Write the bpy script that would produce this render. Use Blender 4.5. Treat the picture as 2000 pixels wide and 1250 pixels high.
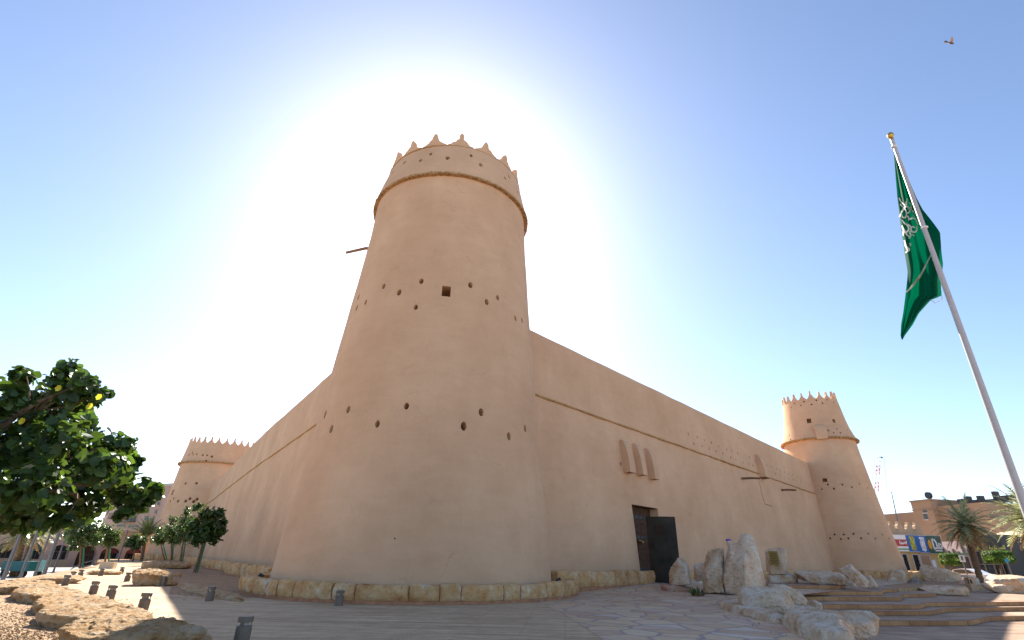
import bpy, bmesh, math, random
from mathutils import Vector, Matrix, noise
import numpy as np

for o in list(bpy.data.objects):
    bpy.data.objects.remove(o)
S = bpy.context.scene
COL = S.collection
R = math.radians

# ------------------------------------------------------------------ camera
EYE = 1.1
cam = bpy.data.cameras.new('camera')
cam.lens = 18.0
cam.sensor_width = 36.0
cam.clip_start = 0.05
cam.clip_end = 6000
camo = bpy.data.objects.new('camera', cam)
COL.objects.link(camo)
CAM = Matrix.Rotation(R(115), 3, 'X') @ Matrix.Rotation(R(1.2), 3, 'Z')
camo.matrix_world = Matrix.Translation((0, 0, EYE)) @ CAM.to_4x4()
S.camera = camo

# ------------------------------------------------------------------ light
SUN_AZ, SUN_EL = R(-10.3), R(35.6)
sunv = Vector((math.sin(SUN_AZ) * math.cos(SUN_EL), math.cos(SUN_AZ) * math.cos(SUN_EL), math.sin(SUN_EL)))
W = bpy.data.worlds.new('World')
S.world = W
W.use_nodes = True
wn = W.node_tree
sky = wn.nodes.new('ShaderNodeTexSky')
sky.sky_type = 'NISHITA'
sky.sun_disc = False
sky.sun_elevation = SUN_EL
sky.sun_rotation = SUN_AZ
sky.altitude = 1500
sky.air_density = 0.95
sky.dust_density = 1.85
sky.ozone_density = 1.9
bg = wn.nodes['Background']
bg.inputs['Strength'].default_value = 0.065
wn.links.new(sky.outputs[0], bg.inputs[0])
sl = bpy.data.lights.new('sun', 'SUN')
sl.energy = 3.6
sl.angle = R(0.5)
sl.color = (1.0, 0.93, 0.82)
so = bpy.data.objects.new('sun', sl)
COL.objects.link(so)
so.location = (0, 0, 60)
so.rotation_euler = sunv.to_track_quat('Z', 'Y').to_euler()
S.view_settings.view_transform = 'Standard'
S.view_settings.look = 'None'
S.view_settings.gamma = 1
S.view_settings.exposure = 1.97
S.render.engine = 'CYCLES'
S.cycles.use_denoising = True
S.cycles.max_bounces = 6
S.cycles.transparent_max_bounces = 8

# ------------------------------------------------------------------ helpers
O = Vector((0, 0, EYE))


def ray(px, py):
    return (CAM @ Vector((px - 1000, 625 - py, -1000))).normalized()


def G(px, py, z=0.0):
    d = ray(px, py)
    return O + d * ((z - EYE) / d.z)


def D(px, py, dist):
    d = ray(px, py)
    return O + d * (dist / math.hypot(d.x, d.y))


def put(o, label=None, cat=None, group=None, kind=None):
    for k, v in (('label', label), ('category', cat), ('group', group), ('kind', kind)):
        if v:
            o[k] = v
    return o


def thing(name, label, cat, loc, group=None):
    o = bpy.data.objects.new(name, None)
    o.empty_display_size = 0.3
    o.location = loc
    COL.objects.link(o)
    return put(o, label, cat, group)


def rootloc(p):
    while p.parent:
        p = p.parent
    return Vector(p.location)


class MB:
    """collects faces in world space, builds one mesh object"""
    def __init__(s):
        s.v = []
        s.f = []
        s.m = []

    def add(s, vs, fs, mi=0):
        b = len(s.v)
        s.v += [tuple(v) for v in vs]
        s.f += [tuple(i + b for i in f) for f in fs]
        s.m += [mi] * len(fs)

    def box(s, c, size, u=(1, 0, 0), w=(0, 1, 0), mi=0, top=1.0):
        u = Vector(u).normalized()
        w = Vector(w).normalized()
        n = u.cross(w)
        c = Vector(c)
        a, b, h = size[0] / 2, size[1] / 2, size[2] / 2
        vs = []
        for k in (-1, 1):
            t = top if k > 0 else 1
            for i, j in ((-1, -1), (1, -1), (1, 1), (-1, 1)):
                vs.append(c + u * (i * a * t) + w * (j * b * t) + n * (k * h))
        s.add(vs, [(3, 2, 1, 0), (4, 5, 6, 7), (0, 1, 5, 4), (1, 2, 6, 5), (2, 3, 7, 6), (3, 0, 4, 7)], mi)

    def tube(s, pts, rad, n=8, mi=0, cap=True):
        pts = [Vector(p) for p in pts]
        rings = []
        for i, p in enumerate(pts):
            t = (pts[min(i + 1, len(pts) - 1)] - pts[max(i - 1, 0)]).normalized()
            a = t.orthogonal().normalized() if i == 0 else (pa - t * pa.dot(t)).normalized()
            pa = a
            b = t.cross(a)
            r = rad[i] if isinstance(rad, (list, tuple)) else rad
            rings.append([p + (a * math.cos(2 * math.pi * k / n) + b * math.sin(2 * math.pi * k / n)) * r for k in range(n)])
        vs = [v for r in rings for v in r]
        fs = []
        for i in range(len(pts) - 1):
            for k in range(n):
                k2 = (k + 1) % n
                fs.append((i * n + k, i * n + k2, (i + 1) * n + k2, (i + 1) * n + k))
        if cap:
            fs.append(tuple(reversed(range(n))))
            fs.append(tuple(range((len(pts) - 1) * n, len(pts) * n)))
        s.add(vs, fs, mi)

    def lathe(s, c, prof, n=32, mi=0, closed=True):
        c = Vector(c)
        vs = []
        for r, z in prof:
            for k in range(n):
                a = 2 * math.pi * k / n
                vs.append(c + Vector((r * math.cos(a), r * math.sin(a), z)))
        fs = []
        for i in range(len(prof) - 1):
            for k in range(n):
                k2 = (k + 1) % n
                fs.append((i * n + k, i * n + k2, (i + 1) * n + k2, (i + 1) * n + k))
        if closed:
            fs.append(tuple(reversed(range(n))))
            fs.append(tuple(range((len(prof) - 1) * n, len(prof) * n)))
        s.add(vs, fs, mi)

    def prism(s, pts, ext, mi=0):
        """polygon pts (3-D, CCW seen from -ext side reversed) extruded by vector ext"""
        pts = [Vector(p) for p in pts]
        e = Vector(ext)
        n = len(pts)
        nrm = Vector((0, 0, 0))
        for i in range(n):
            nrm += pts[i].cross(pts[(i + 1) % n])
        if nrm.dot(e) > 0:
            pts.reverse()
        vs = pts + [p + e for p in pts]
        fs = [tuple(range(n)), tuple(reversed(range(n, 2 * n)))]
        for i in range(n):
            j = (i + 1) % n
            fs.append((i, n + i, n + j, j))
        s.add(vs, fs, mi)

    def leaf(s, c, nrm, size, rng, k=7, fold=0.15):
        nrm = nrm.normalized()
        a = nrm.orthogonal().normalized()
        ang = rng.uniform(0, 6.283)
        a = (a * math.cos(ang) + nrm.cross(a) * math.sin(ang))
        b = nrm.cross(a)
        h = size / 2
        if k == 4:
            vs = [c - a * h, c + b * h * .55 + nrm * h * fold, c + a * h, c - b * h * .55 + nrm * h * fold]
            s.add(vs, [(0, 1, 2), (0, 2, 3)])
        else:
            prof = [(-.85, 0), (-1, .45), (-.55, .92), (.1, .9), (.65, .5), (1.1, 0)]
            vs = [c + a * (h * x) + b * (h * y) + nrm * (h * fold * abs(y)) for x, y in prof]
            vs += [c + a * (h * x) - b * (h * y) + nrm * (h * fold * abs(y)) for x, y in prof[1:-1][::-1]]
            s.add(vs, [(0, 1, 2, 3, 4, 5), (5, 6, 7, 8, 9, 0)])

    def mesh(s, name, mats, shift=(0, 0, 0)):
        me = bpy.data.meshes.new(name)
        x, y, z = shift
        me.from_pydata([(v[0] - x, v[1] - y, v[2] - z) for v in s.v], [], s.f)
        for m in (mats if isinstance(mats, (list, tuple)) else [mats]):
            me.materials.append(m)
        if any(s.m):
            me.polygons.foreach_set('material_index', s.m)
        me.update()
        return me

    def build(s, name, mats, parent=None, loc=None, smooth=None):
        base = rootloc(parent) if parent else Vector(loc if loc is not None else (0, 0, 0))
        me = s.mesh(name, mats, base)
        if smooth is not None:
            smoothen(me, smooth)
        o = bpy.data.objects.new(name, me)
        COL.objects.link(o)
        if parent:
            o.parent = parent
        else:
            o.location = base
        return o


def smoothen(me, ang):
    me.polygons.foreach_set('use_smooth', [True] * len(me.polygons))
    me.set_sharp_from_angle(angle=R(ang))


def evaluated(o):
    dg = bpy.context.evaluated_depsgraph_get()
    dg.update()
    return bpy.data.meshes.new_from_object(o.evaluated_get(dg))


def cut(o, cutter, smooth=None):
    """boolean difference of MB cutter (world space) from object o"""
    if not cutter.v:
        return
    base = rootloc(o)
    c = bpy.data.objects.new('cutter', cutter.mesh('cutter', o.data.materials[0], base))
    COL.objects.link(c)
    c.location = base
    m = o.modifiers.new('b', 'BOOLEAN')
    m.object = c
    m.operation = 'DIFFERENCE'
    m.solver = 'EXACT'
    m.use_self = True
    me = evaluated(o)
    o.modifiers.clear()
    old = o.data
    o.data = me
    me.name = old.name
    bpy.data.objects.remove(c)
    if smooth:
        smoothen(me, smooth)


def clone(o, name=None, parent=None):
    c = o.copy()
    COL.objects.link(c)
    if parent:
        c.parent = parent
    for ch in list(o.children):
        clone(ch, None, c)
    return c


# ------------------------------------------------------------------ materials
def newmat(name):
    m = bpy.data.materials.new(name)
    m.use_nodes = True
    nt = m.node_tree
    return m, nt, nt.nodes['Principled BSDF'], lambda t, **k: mk(nt, t, k)


def mk(nt, t, k):
    n = nt.nodes.new('ShaderNode' + t)
    for a, b in k.items():
        if hasattr(n, a):
            setattr(n, a, b)
        else:
            n.inputs[a.replace('_', ' ')].default_value = b
    return n


def ramp(nt, fac, stops):
    r = nt.nodes.new('ShaderNodeValToRGB')
    while len(r.color_ramp.elements) < len(stops):
        r.color_ramp.elements.new(0.5)
    for e, (p, c) in zip(r.color_ramp.elements, stops):
        e.position = p
        e.color = (*c, 1)
    nt.links.new(fac, r.inputs[0])
    return r.outputs[0]


def pos(nt, scale=(1, 1, 1), rot=0.0):
    g = nt.nodes.new('ShaderNodeNewGeometry')
    mp = nt.nodes.new('ShaderNodeMapping')
    mp.inputs['Scale'].default_value = scale
    mp.inputs['Rotation'].default_value = (0, 0, rot)
    nt.links.new(g.outputs['Position'], mp.inputs[0])
    return mp.outputs[0]


def nz(nt, vec, scale, detail=5, rough=0.55):
    n = nt.nodes.new('ShaderNodeTexNoise')
    n.inputs['Scale'].default_value = scale
    n.inputs['Detail'].default_value = detail
    n.inputs['Roughness'].default_value = rough
    nt.links.new(vec, n.inputs['Vector'])
    return n.outputs[0]


def mixc(nt, fac, a, b, mode='MIX'):
    m = nt.nodes.new('ShaderNodeMix')
    m.data_type = 'RGBA'
    m.blend_type = mode
    for sock, v in ((m.inputs[0], fac), (m.inputs[6], a), (m.inputs[7], b)):
        if isinstance(v, (int, float)):
            sock.default_value = v
        elif isinstance(v, tuple):
            sock.default_value = (*v, 1)
        else:
            nt.links.new(v, sock)
    return m.outputs[2]


def bump(nt, bsdf, h, strength=0.3, dist=0.02):
    b = nt.nodes.new('ShaderNodeBump')
    b.inputs['Strength'].default_value = strength
    b.inputs['Distance'].default_value = dist
    nt.links.new(h, b.inputs['Height'])
    nt.links.new(b.outputs[0], bsdf.inputs['Normal'])


def setc(nt, bsdf, c, rough=0.85, spec=0.25):
    if isinstance(c, tuple):
        bsdf.inputs['Base Color'].default_value = (*c, 1)
    else:
        nt.links.new(c, bsdf.inputs['Base Color'])
    bsdf.inputs['Roughness'].default_value = rough
    bsdf.inputs['Specular IOR Level'].default_value = spec


def plain(name, c, rough=0.7, spec=0.3, metal=0.0, var=0.12, scale=6.0, bmp=0.0):
    m, nt, b, N = newmat(name)
    f = nz(nt, pos(nt), scale)
    c2 = tuple(max(0, x * (1 - var)) for x in c)
    c3 = tuple(min(1, x * (1 + var)) for x in c)
    setc(nt, b, ramp(nt, f, [(0.3, c2), (0.7, c3)]), rough, spec)
    b.inputs['Metallic'].default_value = metal
    if bmp:
        bump(nt, b, nz(nt, pos(nt), scale * 5), bmp)
    return m


def mud_mat():
    m, nt, b, N = newmat('mud_plaster')
    p = pos(nt)
    big = nz(nt, p, 0.35, 6, 0.6)
    c = ramp(nt, big, [(0.33, (0.635, 0.395, 0.235)), (0.5, (0.685, 0.435, 0.265)), (0.67, (0.74, 0.485, 0.30))])
    st = nz(nt, pos(nt, (1.1, 1.1, 0.12)), 1.6, 5, 0.6)
    c = mixc(nt, 0.12, c, ramp(nt, st, [(0.35, (0.80, 0.77, 0.74)), (0.62, (1, 1, 1))]), 'MULTIPLY')
    tr = nz(nt, pos(nt, (0.5, 0.5, 1.5)), 2.4, 6, 0.65)      # hand-trowelled swathes
    c = mixc(nt, 0.22, c, ramp(nt, tr, [(0.36, (0.80, 0.76, 0.73)), (0.6, (1, 1, 1))]), 'MULTIPLY')
    straw = nz(nt, pos(nt, (1, 1, 0.35)), 38, 3, 0.8)        # straw flecks
    c = mixc(nt, 0.35, c, ramp(nt, straw, [(0.27, (0.62, 0.55, 0.48)), (0.38, (1, 1, 1)), (0.7, (1, 1, 1)), (0.78, (1.18, 1.14, 1.0))]), 'MULTIPLY')
    fine = nz(nt, p, 14, 4, 0.7)
    c = mixc(nt, 0.22, c, ramp(nt, fine, [(0.3, (0.78, 0.75, 0.72)), (0.7, (1, 1, 1))]), 'MULTIPLY')
    # hairline shrinkage cracks, broken up by noise
    vo = nt.nodes.new('ShaderNodeTexVoronoi')
    vo.feature = 'DISTANCE_TO_EDGE'
    vo.inputs['Scale'].default_value = 0.75
    dist = nt.nodes.new('ShaderNodeVectorMath')
    dist.operation = 'ADD'
    nn = nt.nodes.new('ShaderNodeTexNoise')
    nn.inputs['Scale'].default_value = 1.4
    nn.inputs['Detail'].default_value = 4
    nt.links.new(p, nn.inputs['Vector'])
    nt.links.new(p, dist.inputs[0])
    nt.links.new(nn.outputs['Color'], dist.inputs[1])
    nt.links.new(dist.outputs[0], vo.inputs['Vector'])
    cr = ramp(nt, vo.outputs['Distance'], [(0.0, (0.72, 0.68, 0.66)), (0.014, (1, 1, 1))])
    c = mixc(nt, ramp(nt, nz(nt, p, 0.8, 3), [(0.5, (0, 0, 0)), (0.66, (0.5, 0.5, 0.5))]), c, mixc(nt, 1.0, c, cr, 'MULTIPLY'))
    setc(nt, b, c, 0.95, 0.1)
    h = nt.nodes.new('ShaderNodeMath')
    h.operation = 'ADD'
    nt.links.new(nz(nt, p, 2.2, 5), h.inputs[0])
    nt.links.new(nz(nt, p, 26, 3), h.inputs[1])
    bump(nt, b, h.outputs[0], 0.35, 0.03)
    return m


def stone_mat(name, cols, scale=1.6, bmp=0.6, island=0.35, dist=0.03):
    m, nt, b, N = newmat(name)
    p = pos(nt)
    f = nz(nt, p, scale, 7, 0.65)
    c = ramp(nt, f, [(0.33, cols[0]), (0.45, cols[1]), (0.56, cols[2]), (0.67, cols[3])])
    g = nt.nodes.new('ShaderNodeNewGeometry')
    c = mixc(nt, island, c, ramp(nt, g.outputs['Random Per Island'], [(0, (0.76, 0.68, 0.6)), (0.5, (1, 0.97, 0.93)), (1, (1.0, 0.90, 0.78))]), 'MULTIPLY')
    sp = nz(nt, p, scale * 14, 4, 0.7)
    c = mixc(nt, 0.45, c, ramp(nt, sp, [(0.32, (0.55, 0.5, 0.45)), (0.5, (1, 1, 1))]), 'MULTIPLY')
    pit = nz(nt, p, scale * 4.5, 6, 0.75)
    c = mixc(nt, 0.5, c, ramp(nt, pit, [(0.36, (0.50, 0.38, 0.27)), (0.47, (1, 1, 1)), (0.7, (1.08, 1.07, 1.05))]), 'MULTIPLY')
    setc(nt, b, c, 0.9, 0.15)
    h = nt.nodes.new('ShaderNodeMath')
    h.operation = 'ADD'
    nt.links.new(nz(nt, p, scale * 3, 8, 0.7), h.inputs[0])
    nt.links.new(nz(nt, p, scale * 17, 5, 0.7), h.inputs[1])
    bump(nt, b, h.outputs[0], bmp, dist)
    return m


def leaf_mat(name, dark, light, trans, fac=0.4, rough=0.45):
    m, nt, b, N = newmat(name)
    g = nt.nodes.new('ShaderNodeNewGeometry')
    c = ramp(nt, g.outputs['Random Per Island'], [(0.0, dark), (0.8, light), (1.0, tuple(min(1, x * 1.5) for x in light))])
    setc(nt, b, c, rough, 0.4)
    t = nt.nodes.new('ShaderNodeBsdfTranslucent')
    nt.links.new(ramp(nt, g.outputs['Random Per Island'], [(0.0, tuple(x * .6 for x in trans)), (0.75, trans), (1.0, tuple(min(1, x * 1.9) for x in trans))]), t.inputs[0])
    mx = nt.nodes.new('ShaderNodeMixShader')
    mx.inputs[0].default_value = fac
    nt.links.new(b.outputs[0], mx.inputs[1])
    nt.links.new(t.outputs[0], mx.inputs[2])
    nt.links.new(mx.outputs[0], nt.nodes['Material Output'].inputs[0])
    return m


def brick_mat(name, c1, c2, mortar, bw, bh, ms=0.01, rot=0.0, vecf=None, bias=0.0, streak=None, rough=0.85):
    m, nt, b, N = newmat(name)
    v = vecf(nt) if vecf else pos(nt, (1, 1, 1), rot)
    br = nt.nodes.new('ShaderNodeTexBrick')
    br.inputs['Scale'].default_value = 1.0
    br.inputs['Brick Width'].default_value = bw
    br.inputs['Row Height'].default_value = bh
    br.inputs['Mortar Size'].default_value = ms
    br.inputs['Mortar Smooth'].default_value = 0.3
    br.inputs['Bias'].default_value = bias
    br.inputs['Color1'].default_value = (*c1, 1)
    br.inputs['Color2'].default_value = (*c2, 1)
    br.inputs['Mortar'].default_value = (*mortar, 1)
    br.offset = 0.43
    nt.links.new(v, br.inputs['Vector'])
    c = br.outputs['Color']
    if streak:
        s = nz(nt, pos(nt, streak, rot), 1.0, 6, 0.65)
        c = mixc(nt, 0.8, c, ramp(nt, s, [(0.36, (0.60, 0.52, 0.46)), (0.5, (0.94, 0.91, 0.88)), (0.64, (1.15, 1.13, 1.11))]), 'MULTIPLY')
    n2 = nz(nt, pos(nt), 3.5, 6, 0.65)
    c = mixc(nt, 0.5, c, ramp(nt, n2, [(0.34, (0.66, 0.62, 0.58)), (0.62, (1, 1, 1))]), 'MULTIPLY')
    n3 = nz(nt, pos(nt), 0.5, 5, 0.6)
    c = mixc(nt, 0.5, c, ramp(nt, n3, [(0.36, (0.74, 0.70, 0.66)), (0.6, (1, 1, 1))]), 'MULTIPLY')
    setc(nt, b, c, rough, 0.25)
    bump(nt, b, br.outputs['Fac'], 0.5, -0.01)
    return m


def flag_mat():
    m, nt, b, N = newmat('flagstone')
    p = pos(nt, (1.0, 1.0, 1.0), 0.4)
    nn = nt.nodes.new('ShaderNodeTexNoise')
    nn.inputs['Scale'].default_value = 0.8
    nn.inputs['Detail'].default_value = 3
    nt.links.new(p, nn.inputs['Vector'])
    ad = nt.nodes.new('ShaderNodeMix')
    ad.data_type = 'VECTOR'
    ad.inputs[0].default_value = 0.3
    nt.links.new(p, ad.inputs[4])
    va = nt.nodes.new('ShaderNodeVectorMath')
    va.operation = 'ADD'
    nt.links.new(p, va.inputs[0])
    nt.links.new(nn.outputs['Color'], va.inputs[1])
    nt.links.new(va.outputs[0], ad.inputs[5])
    outs = []
    for feat in ('DISTANCE_TO_EDGE', 'F1'):
        vo = nt.nodes.new('ShaderNodeTexVoronoi')
        vo.voronoi_dimensions = '2D'
        vo.feature = feat
        vo.inputs['Scale'].default_value = 1.5
        nt.links.new(ad.outputs[1], vo.inputs['Vector'])
        outs.append(vo)
    e = outs[0].outputs['Distance']
    sep = nt.nodes.new('ShaderNodeSeparateColor')
    nt.links.new(outs[1].outputs['Color'], sep.inputs[0])
    stone = ramp(nt, sep.outputs[0], [(0.0, (0.52, 0.35, 0.20)), (0.3, (0.62, 0.44, 0.26)), (0.6, (0.62, 0.48, 0.31)), (0.85, (0.50, 0.32, 0.20)), (1.0, (0.62, 0.52, 0.40))])
    stone = mixc(nt, 0.6, stone, ramp(nt, nz(nt, pos(nt), 4, 7, 0.7), [(0.3, (0.65, 0.6, 0.58)), (0.65, (1.05, 1.02, 1))]), 'MULTIPLY')
    dust = ramp(nt, nz(nt, pos(nt), 0.6, 5), [(0.5, (0, 0, 0)), (0.75, (0.5, 0.5, 0.5))])
    wob = nt.nodes.new('ShaderNodeMath')
    wob.operation = 'MULTIPLY_ADD'
    wob.inputs[1].default_value = 0.05
    nt.links.new(nz(nt, pos(nt), 5, 4), wob.inputs[0])
    nt.links.new(e, wob.inputs[2])
    k = ramp(nt, wob.outputs[0], [(0.06, (0, 0, 0)), (0.10, (1, 1, 1))])
    c = mixc(nt, k, (0.34, 0.25, 0.21), stone)
    c = mixc(nt, dust, c, (0.48, 0.37, 0.29))
    setc(nt, b, c, 0.8, 0.3)
    bump(nt, b, wob.outputs[0], 0.35, 0.03)
    return m


def gravel_mat(name, cols, sc=22):
    m, nt, b, N = newmat(name)
    p = pos(nt)
    vo = nt.nodes.new('ShaderNodeTexVoronoi')
    vo.inputs['Scale'].default_value = sc
    nt.links.new(p, vo.inputs['Vector'])
    sep = nt.nodes.new('ShaderNodeSeparateColor')
    nt.links.new(vo.outputs['Color'], sep.inputs[0])
    c = ramp(nt, sep.outputs[0], [(0, cols[0]), (0.5, cols[1]), (1, cols[2])])
    c = mixc(nt, 0.6, c, ramp(nt, nz(nt, p, 1.3, 6, 0.65), [(0.3, (0.62, 0.56, 0.5)), (0.65, (1, 1, 1))]), 'MULTIPLY')
    setc(nt, b, c, 0.95, 0.1)
    bump(nt, b, vo.outputs['Distance'], 0.9, -0.03)
    return m


MUD = mud_mat()
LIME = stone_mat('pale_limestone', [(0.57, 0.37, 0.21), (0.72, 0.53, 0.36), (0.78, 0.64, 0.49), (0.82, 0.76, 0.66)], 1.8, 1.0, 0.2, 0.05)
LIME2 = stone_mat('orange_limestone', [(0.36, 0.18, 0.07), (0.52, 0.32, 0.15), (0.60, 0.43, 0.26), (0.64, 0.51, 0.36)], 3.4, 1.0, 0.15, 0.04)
BLOCK = stone_mat('orange_block_stone', [(0.57, 0.27, 0.11), (0.71, 0.42, 0.19), (0.77, 0.51, 0.27), (0.84, 0.70, 0.53)], 2.0, 1.0, 0.55, 0.04)
GREYSTONE = stone_mat('grey_limestone', [(0.26, 0.21, 0.16), (0.36, 0.30, 0.25), (0.44, 0.39, 0.33), (0.52, 0.47, 0.42)], 1.8, 1.0, 0.2, 0.05)
REDSTONE = stone_mat('reddish_limestone', [(0.34, 0.15, 0.09), (0.50, 0.27, 0.18), (0.58, 0.37, 0.27), (0.64, 0.48, 0.38)], 2.2, 1.0, 0.2, 0.05)
MORTAR = plain('brown_mortar', (0.42, 0.20, 0.105), 0.95, 0.1, var=0.25, bmp=0.4)
CORN = stone_mat('rough_brown_rim', [(0.30, 0.17, 0.075), (0.42, 0.26, 0.12), (0.50, 0.33, 0.18), (0.56, 0.40, 0.25)], 5.0, 0.7, 0.5)
RIDGE = plain('tan_ridge_plaster', (0.43, 0.25, 0.11), 0.95, 0.1, var=0.25, scale=4, bmp=0.3)
WOOD = plain('dark_old_wood', (0.085, 0.045, 0.028), 0.8, 0.2, var=0.5, scale=9, bmp=0.4)
PALMWOOD = plain('palm_log_wood', (0.20, 0.12, 0.07), 0.9, 0.15, var=0.4, scale=12, bmp=0.5)
IRON = plain('black_iron', (0.02, 0.019, 0.018), 0.5, 0.5, var=0.2)
BRASS = plain('worn_brass', (0.30, 0.20, 0.10), 0.45, 0.5, 0.7)
STELE = plain('dark_green_bronze', (0.034, 0.030, 0.022), 0.75, 0.2, var=0.35, scale=2.0, bmp=0.05)
STELE_MARK = plain('faded_red_engraving', (0.075, 0.025, 0.018), 0.7, 0.3, var=0.3)
BOLL = plain('grey_brown_bollard_metal', (0.16, 0.128, 0.098), 0.5, 0.4, 0.2, var=0.12)
BOLLTOP = plain('pale_grey_cap_metal', (0.30, 0.29, 0.28), 0.5, 0.4, 0.3)
LENS = plain('frosted_lamp_lens', (0.36, 0.34, 0.30), 0.3, 0.5)
GREYPOLE = plain('grey_pole_metal', (0.16, 0.16, 0.17), 0.5, 0.4, 0.3)
WHITEPOLE = plain('white_pole_paint', (0.46, 0.43, 0.42), 0.35, 0.5, var=0.05)
GOLD = plain('gilded_ball', (0.62, 0.38, 0.10), 0.3, 0.5, 0.8)
WHITE = plain('white_paint', (0.78, 0.77, 0.75), 0.6, 0.3, var=0.04)
BARK = plain('brown_bark', (0.20, 0.125, 0.075), 0.9, 0.1, var=0.4, scale=14, bmp=0.6)
STAKE = plain('green_tree_stake', (0.06, 0.20, 0.12), 0.7, 0.3)
TEAL = plain('teal_paint', (0.012, 0.12, 0.125), 0.5, 0.4)
LEAF = leaf_mat('round_glossy_leaf', (0.028, 0.056, 0.014), (0.062, 0.115, 0.027), (0.13, 0.22, 0.025), 0.26, 0.42)
LEAF2 = leaf_mat('young_tree_leaf', (0.022, 0.048, 0.014), (0.05, 0.10, 0.026), (0.13, 0.22, 0.04), 0.3, 0.3)
PALMLEAF = leaf_mat('palm_frond', (0.14, 0.17, 0.085), (0.33, 0.35, 0.20), (0.42, 0.44, 0.20), 0.4, 0.5)
DRYLEAF = leaf_mat('dry_frond', (0.26, 0.16, 0.07), (0.40, 0.27, 0.13), (0.40, 0.26, 0.10), 0.3, 0.7)
HEDGE = leaf_mat('clipped_hedge_leaf', (0.04, 0.09, 0.015), (0.10, 0.19, 0.03), (0.22, 0.36, 0.05), 0.3, 0.5)
YELLOW = leaf_mat('yellow_petal', (0.75, 0.55, 0.03), (0.85, 0.70, 0.06), (0.9, 0.75, 0.05), 0.4, 0.5)
GREEN = leaf_mat('green_flag_cloth', (0.0, 0.088, 0.045), (0.0, 0.092, 0.047), (0.0, 0.16, 0.075), 0.3, 0.8)
FLAGWHITE = leaf_mat('pale_flag_print', (0.62, 0.62, 0.54), (0.64, 0.64, 0.56), (0.5, 0.52, 0.46), 0.2, 0.75)
for _m in (GREEN, FLAGWHITE):
    _m.node_tree.nodes['Principled BSDF'].inputs['Specular IOR Level'].default_value = 0.08
GLASS = plain('dark_window_glass', (0.02, 0.024, 0.028), 0.12, 0.6, var=0.3)
BEIGE = plain('beige_facade', (0.46, 0.33, 0.22), 0.9, 0.15, var=0.08, scale=0.6, bmp=0.05)
PINKB = plain('dusty_pink_facade', (0.47, 0.33, 0.26), 0.9, 0.15, var=0.08, scale=0.6, bmp=0.05)
TANB = plain('tan_facade', (0.36, 0.24, 0.155), 0.9, 0.15, var=0.1, scale=0.5, bmp=0.05)
GREYB = plain('grey_brown_facade', (0.31, 0.215, 0.15), 0.9, 0.15, var=0.1, scale=0.5)
CREAM = plain('cream_facade', (0.62, 0.50, 0.36), 0.9, 0.15, var=0.06)
OCHRE = plain('ochre_shop_wall', (0.52, 0.34, 0.14), 0.85, 0.2, var=0.1)
BLACK = plain('black_cladding', (0.012, 0.012, 0.014), 0.35, 0.5)
DARKGREEN = plain('dark_green_board', (0.055, 0.10, 0.07), 0.5, 0.4)
BLUE = plain('blue_board', (0.035, 0.13, 0.40), 0.5, 0.4)
RED = plain('red_board', (0.42, 0.06, 0.05), 0.5, 0.4)
MAROON = plain('maroon_panel', (0.15, 0.035, 0.04), 0.6, 0.3)
ORANGE = plain('orange_paint', (0.72, 0.33, 0.03), 0.5, 0.4)
YELPAINT = plain('yellow_paint', (0.50, 0.46, 0.07), 0.5, 0.4)
OLIVE = plain('olive_letters', (0.36, 0.38, 0.10), 0.5, 0.4)
PINKPAINT = plain('pale_pink_board', (0.52, 0.40, 0.40), 0.7, 0.3)
SHUTTER = plain('brown_grey_shutter', (0.13, 0.105, 0.085), 0.6, 0.3)
CARPAINT = plain('white_car_paint', (0.74, 0.74, 0.75), 0.2, 0.6, var=0.02)
RUBBER = plain('tyre_rubber', (0.02, 0.02, 0.02), 0.8, 0.2)
SKYBLUE = plain('sky_blue_sign_paint', (0.06, 0.42, 0.65), 0.5, 0.4)
CRANERED = plain('red_crane_paint', (0.55, 0.22, 0.20), 0.5, 0.4)
PURPLE = plain('purple_plastic', (0.13, 0.05, 0.38), 0.4, 0.5)
PAPER = plain('pale_paper_cup', (0.62, 0.50, 0.42), 0.6, 0.3)
BIRDM = plain('brown_feathers', (0.13, 0.09, 0.065), 0.9, 0.1, var=0.4, scale=30)
BIRDW = plain('tan_wing_feathers', (0.40, 0.27, 0.18), 0.9, 0.1, var=0.3, scale=30)
PLAQUE = plain('bronze_plaque', (0.19, 0.12, 0.02), 0.4, 0.5, 0.6)
CONC = plain('pale_concrete', (0.48, 0.44, 0.39), 0.9, 0.15, var=0.1)
DECK = brick_mat('travertine_strips', (0.66, 0.48, 0.30), (0.54, 0.38, 0.23), (0.27, 0.18, 0.10), 1.7, 0.115, 0.006, 0.10, streak=(0.35, 9.0, 1.0))
FLAG = flag_mat()
SOIL = gravel_mat('sandy_soil', [(0.32, 0.19, 0.11), (0.43, 0.28, 0.165), (0.52, 0.37, 0.24)], 16)
GRAVEL = gravel_mat('orange_gravel', [(0.23, 0.135, 0.075), (0.40, 0.26, 0.15), (0.56, 0.41, 0.27)], 24)
ASPH = plain('pale_street_paving', (0.44, 0.40, 0.35), 0.9, 0.2, var=0.12, scale=0.8, bmp=0.1)
COURT = brick_mat('court_paving', (0.48, 0.35, 0.25), (0.40, 0.285, 0.205), (0.24, 0.155, 0.115), 0.8, 0.5, 0.012, 0.05, streak=(0.5, 1.6, 1.0))


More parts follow.
